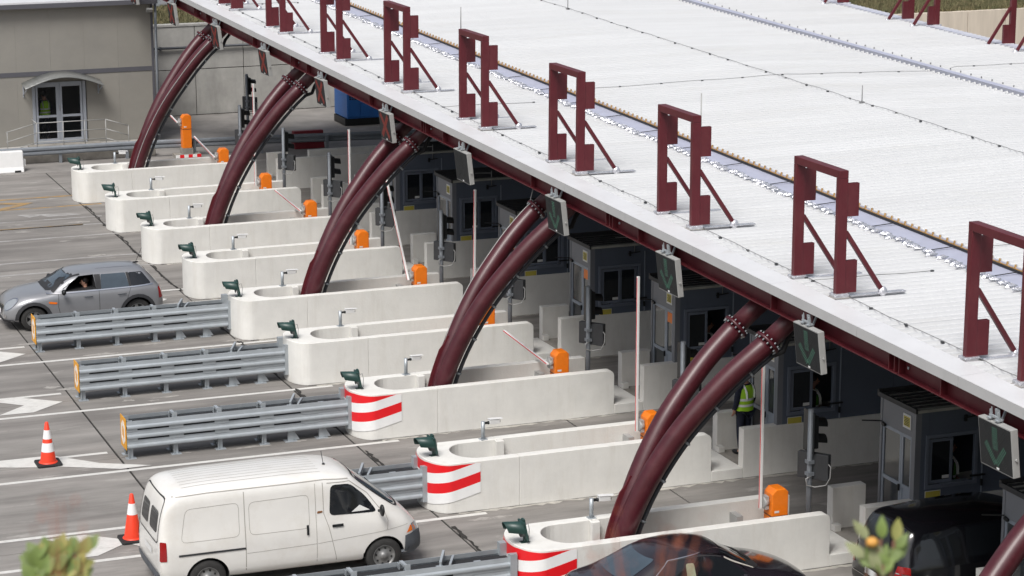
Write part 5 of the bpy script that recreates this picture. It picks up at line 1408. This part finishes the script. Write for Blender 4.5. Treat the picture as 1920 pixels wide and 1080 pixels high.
# dark sedan ----------------------------------------------------------------
ss_ = dict(x=(-2.3, 2.3), wheels=(-1.35, 1.38), wr=.32, spokes=10,
           st=[-2.3, -2.28, -2.22, -2.1, -1.9, -1.7, -1.55, -1.4, -1.2, -1.0, -.8, -.6, -.4, -.2, 0, .2, .35, .5, .7, .9, 1.05, 1.2, 1.4, 1.65, 1.9, 2.08, 2.2, 2.27, 2.3],
           top=[(-2.3, .6), (-2.28, .85), (-2.22, .98), (-1.9, 1.03), (-1.7, 1.05), (-1.4, 1.17), (-1.0, 1.36), (-.8, 1.405), (-.6, 1.43), (-.2, 1.445), (.2, 1.41), (.35, 1.375), (.9, 1.10), (1.05, 1.03), (1.4, .96), (1.9, .84), (2.08, .77), (2.2, .68), (2.27, .58), (2.3, .5)],
           belt=[(-2.3, .55), (-2.2, .88), (-1.2, .96), (0, .93), (.9, .90), (1.6, .82), (2.1, .62), (2.3, .45)],
           hw=[(-2.3, .66), (-2.05, .82), (-1.2, .875), (1.2, .875), (1.8, .81), (2.15, .66), (2.3, .5)],
           rw=[(-2.3, .5), (-1.6, .62), (-1.0, .60), (0, .62), (.5, .60), (1.0, .68), (1.8, .64), (2.3, .4)],
           zb=[(-2.3, .34), (-2.1, .24), (2.0, .2), (2.3, .28)])
sed, sb_, dec, seam = car('sedan_car', 'dark saloon car at the bottom edge, waiting to enter the lane by the nearest arch', 'car', ss_, M['carpurple'], (2.02, -2.45, 0), 0); sed.scale = (.90, .95, 1.0)
for sd_ in (-1, 1):
    dec('side_window', M['glass'], roundpoly([(.02, .985), (.78, .965), (.42, 1.24), (.06, 1.335)], .04), 1, sd_); dec('side_window', M['glass'], roundpoly([(-.92, 1.0), (-.05, .985), (-.03, 1.34), (-.70, 1.32)], .05), 1, sd_)
    seam('window_trim', M['chrome'], [(-1.15, .98), (0, .955), (.85, .94)], 1, sd_, .014, .012)
    seam('window_trim', M['chrome'], [(-1.1, 1.10), (-.75, 1.33), (-.1, 1.385), (.4, 1.30), (.8, 1.02)], 1, sd_, .010, .010)
    seam('door_seam', M['seam'], [(0, .95), (0, .3)], 1, sd_, .01); dec('tail_lamp', M['tail'], roundpoly([(-2.24, .70), (-2.0, .72), (-2.0, .88), (-2.22, .88)], .03), 1, sd_, .01)
    dec('headlamp', M['lampglass'], roundpoly([(1.85, .62), (2.15, .56), (2.1, .68), (1.8, .76)], .03), 1, sd_, .01)
    G().sphere((0, 0, 0), .10, 12, (.7, 1.0, .7)).obj('mirror', M['carpurple'], sed, loc=(.62, sd_ * .98, 1.0))
dec('windscreen', M['glass'], roundpoly([(-.62, 1.06), (.62, 1.06), (.54, 1.345), (-.54, 1.345)], .06), 0, 1); dec('rear_window', M['glass_t'], roundpoly([(-.56, 1.08), (.56, 1.08), (.48, 1.34), (-.48, 1.34)], .06), 0, -1)
dec('scuttle', M['seam'], [(.95, -.66), (1.10, -.5), (1.14, 0), (1.10, .5), (.95, .66), (.86, .6), (.92, 0), (.86, -.6)], 2, 1, .008)
seam('screen_edge', mat('pale_edge', (.45, .42, .38), .3), [(.35, -.60), (.92, -.66)], 2, 1, .03, .012)
seam('roof_edge', M['seam'], [(-.9, -.60), (.30, -.60)], 2, 1, .02, .006)
for y in (-.35, .25): G().bar((1.02, y, 1.08), (.86, y + .45, 1.16), .015, .015).obj('wiper', M['black'], sed)
dec('grille', M['black'], roundpoly([(-.45, .50), (.45, .50), (.45, .62), (-.45, .62)], .03), 0, 1, .01)
G().box(-.15, .1, -.55, -.38, .8, 1.18).obj('seat_cover', mat('seat_cover', (.33, .36, .25), .8, var=.2), sed)
D.objects.remove(sed.children[-1])
dec('seat_cover', mat('seat_cover2', (.30, .33, .22), .6, var=.25, scale=9), roundpoly([(-.46, 1.0), (-.28, 1.0), (-.28, 1.27), (-.44, 1.27)], .04), 1, -1, .009)

# dark people carrier under the canopy ---------------------------------------
sv = dict(x=(-2.2, 2.2), wheels=(-1.35, 1.33), wr=.335, spokes=6,
          st=[-2.2, -2.19, -2.15, -2.08, -2.0, -1.9, -1.75, -1.6] + frange(-1.4, .2, .2) + [.35, .5, .7, .9, 1.1, 1.25, 1.4, 1.6, 1.8, 1.95, 2.08, 2.16, 2.2],
          top=[(-2.2, .7), (-2.19, .95), (-2.15, 1.10), (-2.08, 1.30), (-2.0, 1.50), (-1.9, 1.62), (-1.75, 1.66), (-1.0, 1.71), (-.2, 1.72), (.2, 1.69), (.5, 1.60), (1.1, 1.22), (1.25, 1.14), (1.6, 1.05), (1.95, .90), (2.08, .78), (2.16, .66), (2.2, .5)],
          belt=[(-2.2, .6), (-2.1, 1.0), (-1, 1.05), (.5, 1.02), (1.2, .95), (1.8, .78), (2.2, .45)],
          hw=[(-2.2, .72), (-2.0, .86), (-1.2, .90), (1.2, .90), (1.8, .84), (2.1, .68), (2.2, .55)],
          rw=[(-2.2, .55), (-1.8, .68), (0, .70), (.5, .68), (1.1, .74), (1.8, .66), (2.2, .45)],
          zb=[(-2.2, .36), (-2.0, .25), (2.0, .22), (2.2, .3)])
suv, sb_, dec, seam = car('people_carrier', 'black people carrier stopped under the canopy at the lower right booth', 'car', sv, M['carblack'], (7.25, -3.15, 0), 0)
for sd_ in (-1, 1):
    dec('side_window', M['glass'], roundpoly([(-.95, 1.09), (-.08, 1.08), (-.08, 1.58), (-.92, 1.57)], .05), 1, sd_); dec('side_window', M['glass'], roundpoly([(.0, 1.08), (.95, 1.05), (.45, 1.50), (.02, 1.58)], .05), 1, sd_)
    dec('side_window', M['glass'], roundpoly([(-1.85, 1.13), (-1.05, 1.10), (-1.02, 1.56), (-1.72, 1.52)], .05), 1, sd_)
    seam('door_seam', M['trim'], [(-.02, 1.05), (-.02, .3)], 1, sd_, .01); dec('door_handle', M['chrome'], roundpoly([(-.30, .88), (-.08, .88), (-.08, .91), (-.30, .91)], .01), 1, sd_, .02)
    dec('tail_lamp', M['tail'], roundpoly([(-2.18, .68), (-2.0, .68), (-1.98, 1.02), (-2.12, 1.02)], .03), 1, sd_, .012)
    dec('tail_lamp', M['tail'], roundpoly([(sd_ * .62, .70), (sd_ * .82, .70), (sd_ * .80, 1.02), (sd_ * .66, 1.02)], .02), 0, -1, .012)
    seam('lamp_bar', M['chrome'], [(-2.16, .80), (-2.02, .80)], 1, sd_, .016, .018); seam('lamp_bar', M['chrome'], [(-2.15, .90), (-2.01, .90)], 1, sd_, .016, .018)
    G().sphere((0, 0, 0), .11, 12, (.7, 1.0, .8)).obj('mirror', M['carblack'], suv, loc=(.80, sd_ * 1.0, 1.12))
dec('rear_window', M['glass'], roundpoly([(-.64, 1.08), (.64, 1.08), (.58, 1.56), (-.58, 1.56)], .08), 0, -1); dec('windscreen', M['glass_t'], roundpoly([(-.66, 1.2), (.66, 1.2), (.58, 1.58), (-.58, 1.58)], .06), 0, 1)
dec('number_plate', M['white_p'], [(-.26, .62), (.26, .62), (.26, .73), (-.26, .73)], 0, -1, .012)
seam('bumper_line', M['chrome'], [(-.75, .56), (.75, .56)], 0, -1, .012, .01)

# two more cars far under the canopy ------------------------------------------
car2, b_, dec, seam = car('sedan_car', 'dark car with only its bonnet showing behind the switched off lane sign', 'car', ss_, M['carblack'], (11.1, 26.9, 0), pi)
dec('windscreen', M['glass_t'], roundpoly([(-.62, 1.06), (.62, 1.06), (.54, 1.345), (-.54, 1.345)], .06), 0, 1)
for s_ in (-1, 1):
    dec('headlamp', M['lampglass'], roundpoly([(1.85, .62), (2.15, .56), (2.1, .68), (1.8, .76)], .03), 1, s_, .01); dec('side_window', M['glass'], roundpoly([(-.92, 1.0), (.78, .965), (.42, 1.24), (-.2, 1.35), (-.70, 1.32)], .05), 1, s_)
car3, b_, dec, seam = car('people_carrier', 'pale vehicle under the canopy with greenery mirrored in its windscreen', 'van', sv, M['lightgrey'], (11.6, 22.35, .0), pi)
ws = dec('windscreen', M['glass'], roundpoly([(-.66, 1.2), (.66, 1.2), (.58, 1.58), (-.58, 1.58)], .06), 0, 1)
for s_ in (-1, 1): dec('side_window', M['glass'], roundpoly([(-1.85, 1.13), (.95, 1.05), (.45, 1.50), (-.2, 1.58), (-1.72, 1.52)], .05), 1, s_)

# ------------------------------------------------------------------ blurred plants on the slope in front of the camera
def ray(u, v, d):
    f = Vector((cos(PITCH) * sin(YAW), cos(PITCH) * cos(YAW), sin(PITCH))); r = Vector((cos(YAW), -sin(YAW), 0)); up = r.cross(f)
    q = (f * 4533.06 + r * (u - 960) - up * (v - 540)).normalized()
    return CAM + q * d
def hill(p):
    dd = (p - CAM).dot(fw); tab = [(-8, 12.9), (-1, 12.7), (3, 10.6), (10, 6.2), (20, .3)]
    return interp(tab, dd)
def leaf(L, W_, bend=.25, fold=.12):
    g = G(); n = 6; vs = []
    for k in range(n + 1):
        t = k / n; w_ = W_ * sin(pi * min(1, t ** .8 * .97 + .02)) * .5; z = -bend * L * t * t
        vs += [(t * L, -w_, z + fold * w_), (t * L, 0, z), (t * L, w_, z + fold * w_)]
    for k in range(n):
        a = 3 * k; g.f += [(a, a + 1, a + 4, a + 3), (a + 1, a + 2, a + 5, a + 4)]; g.sm += [True, True]
    g.v = vs; return g
def plant(u, v, d, label, leaves, m, sz, stems, seed, kind='shrub'):
    rr = random.Random(seed); top = ray(u, v, d); ground = Vector((top.x, top.y, hill(top)))
    t = thing('shrub', label, 'shrub', tuple(ground)); H = top - ground
    g = G()
    for (du, dv) in stems:
        e = ray(u + du, v + dv, d) - ground; pts = [Vector((0, 0, -.05)), Vector((e.x * .1, e.y * .1, e.z * .35)), Vector((e.x * .5, e.y * .5, e.z * .75)), e]
        g.tube(pts, [.018, .012, .008, .004], 6)
    g.obj('stem', M['stem'], t)
    bs = None
    for (du, dv, ang, tilt, sc, mm) in leaves:
        e = ray(u + du, v + dv, d) - ground
        lo = leaf(sz * sc, sz * sc * (.72 if len(leaves) > 30 else .5)).obj('leaf', M[mm], t); lo.location = e
        # leaf axis: ang measured in the picture plane (0 right, 90 up)
        f = Vector((cos(PITCH) * sin(YAW), cos(PITCH) * cos(YAW), sin(PITCH))); r = Vector((cos(YAW), -sin(YAW), 0)); up = r.cross(f)
        ax = (r * cos(radians(ang)) + up * sin(radians(ang)) + f * rr.uniform(-.3, .3)).normalized()
        nz = (-f + up * tilt + r * rr.uniform(-.4, .4)); ny = nz.cross(ax).normalized(); nz = ax.cross(ny)
        lo.rotation_euler = Matrix((ax, ny, nz)).transposed().to_euler()
    return t
R_ = random.Random(3)
L1_ = [(R_.uniform(-52, 45), R_.uniform(-22, 60), R_.uniform(20, 160), R_.uniform(-.2, .8), R_.uniform(.8, 1.3), R_.choice(['leaf', 'leaf', 'leaf2'])) for _ in range(95)]
L1_ += [(-40, 10, 150, .3, 1.2, 'leaf'), (45, -10, 70, .3, 1.2, 'leaf2'), (55, -20, 60, .3, 1.1, 'leaf'), (0, -5, 95, .2, 1.2, 'leaf'), (-15, -8, 110, .2, 1.2, 'leaf')]
plant(108, 1050, 6.2, 'blurred green round leaved shrub at the bottom left corner', L1_, 'leaf', .043, [(-30, 10), (0, 0), (30, -10), (45, -20), (-10, 5)], 1)
L2_ = [(-20, -8, 118, .3, 1.5, 'leaf3'), (8, -10, 95, .3, 1.4, 'leaf'), (32, -5, 75, .3, 1.5, 'leaf2'), (-25, 26, 140, .3, 1.5, 'leaf3'), (22, 30, 40, .2, 1.6, 'leaf'), (28, 36, 75, .2, 1.5, 'leaf'), (-2, 50, 100, .3, 1.6, 'leaf3'), (6, 60, 60, .3, 1.5, 'leaf3'), (-12, 45, 130, .3, 1.3, 'leaf'), (-5, 20, 90, .3, 1.0, 'leaf3'), (35, 10, 60, .2, 1.2, 'leaf')]
L2_ += [(R_.uniform(-15, 25), R_.uniform(25, 65), R_.uniform(30, 150), R_.uniform(0, .6), R_.uniform(.9, 1.3), R_.choice(['leaf', 'leaf3'])) for _ in range(8)]
p2_ = plant(1645, 1020, 6.0, 'blurred pale green succulent twig with an orange bud at the bottom right', L2_, 'leaf', .040, [(-20, -5), (5, -8), (30, -5), (0, 10), (10, 40), (25, 35)], 2)
e = ray(1634, 1017, 5.98) - Vector(p2_.location); G().sphere(tuple(e), .016, 10, (1, 1, .8)).obj('bud', M['bud'], p2_)
# rusty twigs in front of the sedan
tw = None
def twigs(u, v, d, label, n, spread, h, m, seed):
    rr = random.Random(seed); top = ray(u, v, d); ground = Vector((top.x, top.y, hill(top))); t = thing('shrub', label, 'shrub', tuple(ground))
    g = G(); lv = G()
    for _ in range(n):
        du, dv = rr.uniform(-spread, spread), rr.uniform(0, h)
        e = ray(u + du, v + dv, d + rr.uniform(-.2, .2)) - ground; b = ray(u + du * .6, 1150, d) - ground
        g.tube([Vector((b.x * .3, b.y * .3, -.05)), b, e], [.004, .002, .0007], 5)
        for q in range(4):
            s = rr.uniform(.6, 1); c = b + (e - b) * s + Vector((rr.uniform(-.02, .02), rr.uniform(-.02, .02), rr.uniform(-.01, .03))); a = rr.random() * 6.28
            L = rr.uniform(.003, .008); lv.add([c, c + Vector((L * cos(a), L * sin(a), L * .7)), c + Vector((L * .5 * cos(a + 1.2), L * .5 * sin(a + 1.2), L * 1.1))], [(0, 1, 2)])
    g.obj('twig', M[m], t); struct(lv.obj('small_leaf', M['redtwig'], t, flip=False), 'stuff')
twigs(1205, 975, 3.0, 'blurred rusty red twigs in front of the dark saloon car', 11, 105, 90, 'redtwig', 4)
twigs(120, 930, 2.6, 'few blurred reddish twigs above the bottom left shrub', 3, 60, 60, 'redtwig', 6)
D.materials.remove(D.materials['x']) if 'x' in D.materials else None
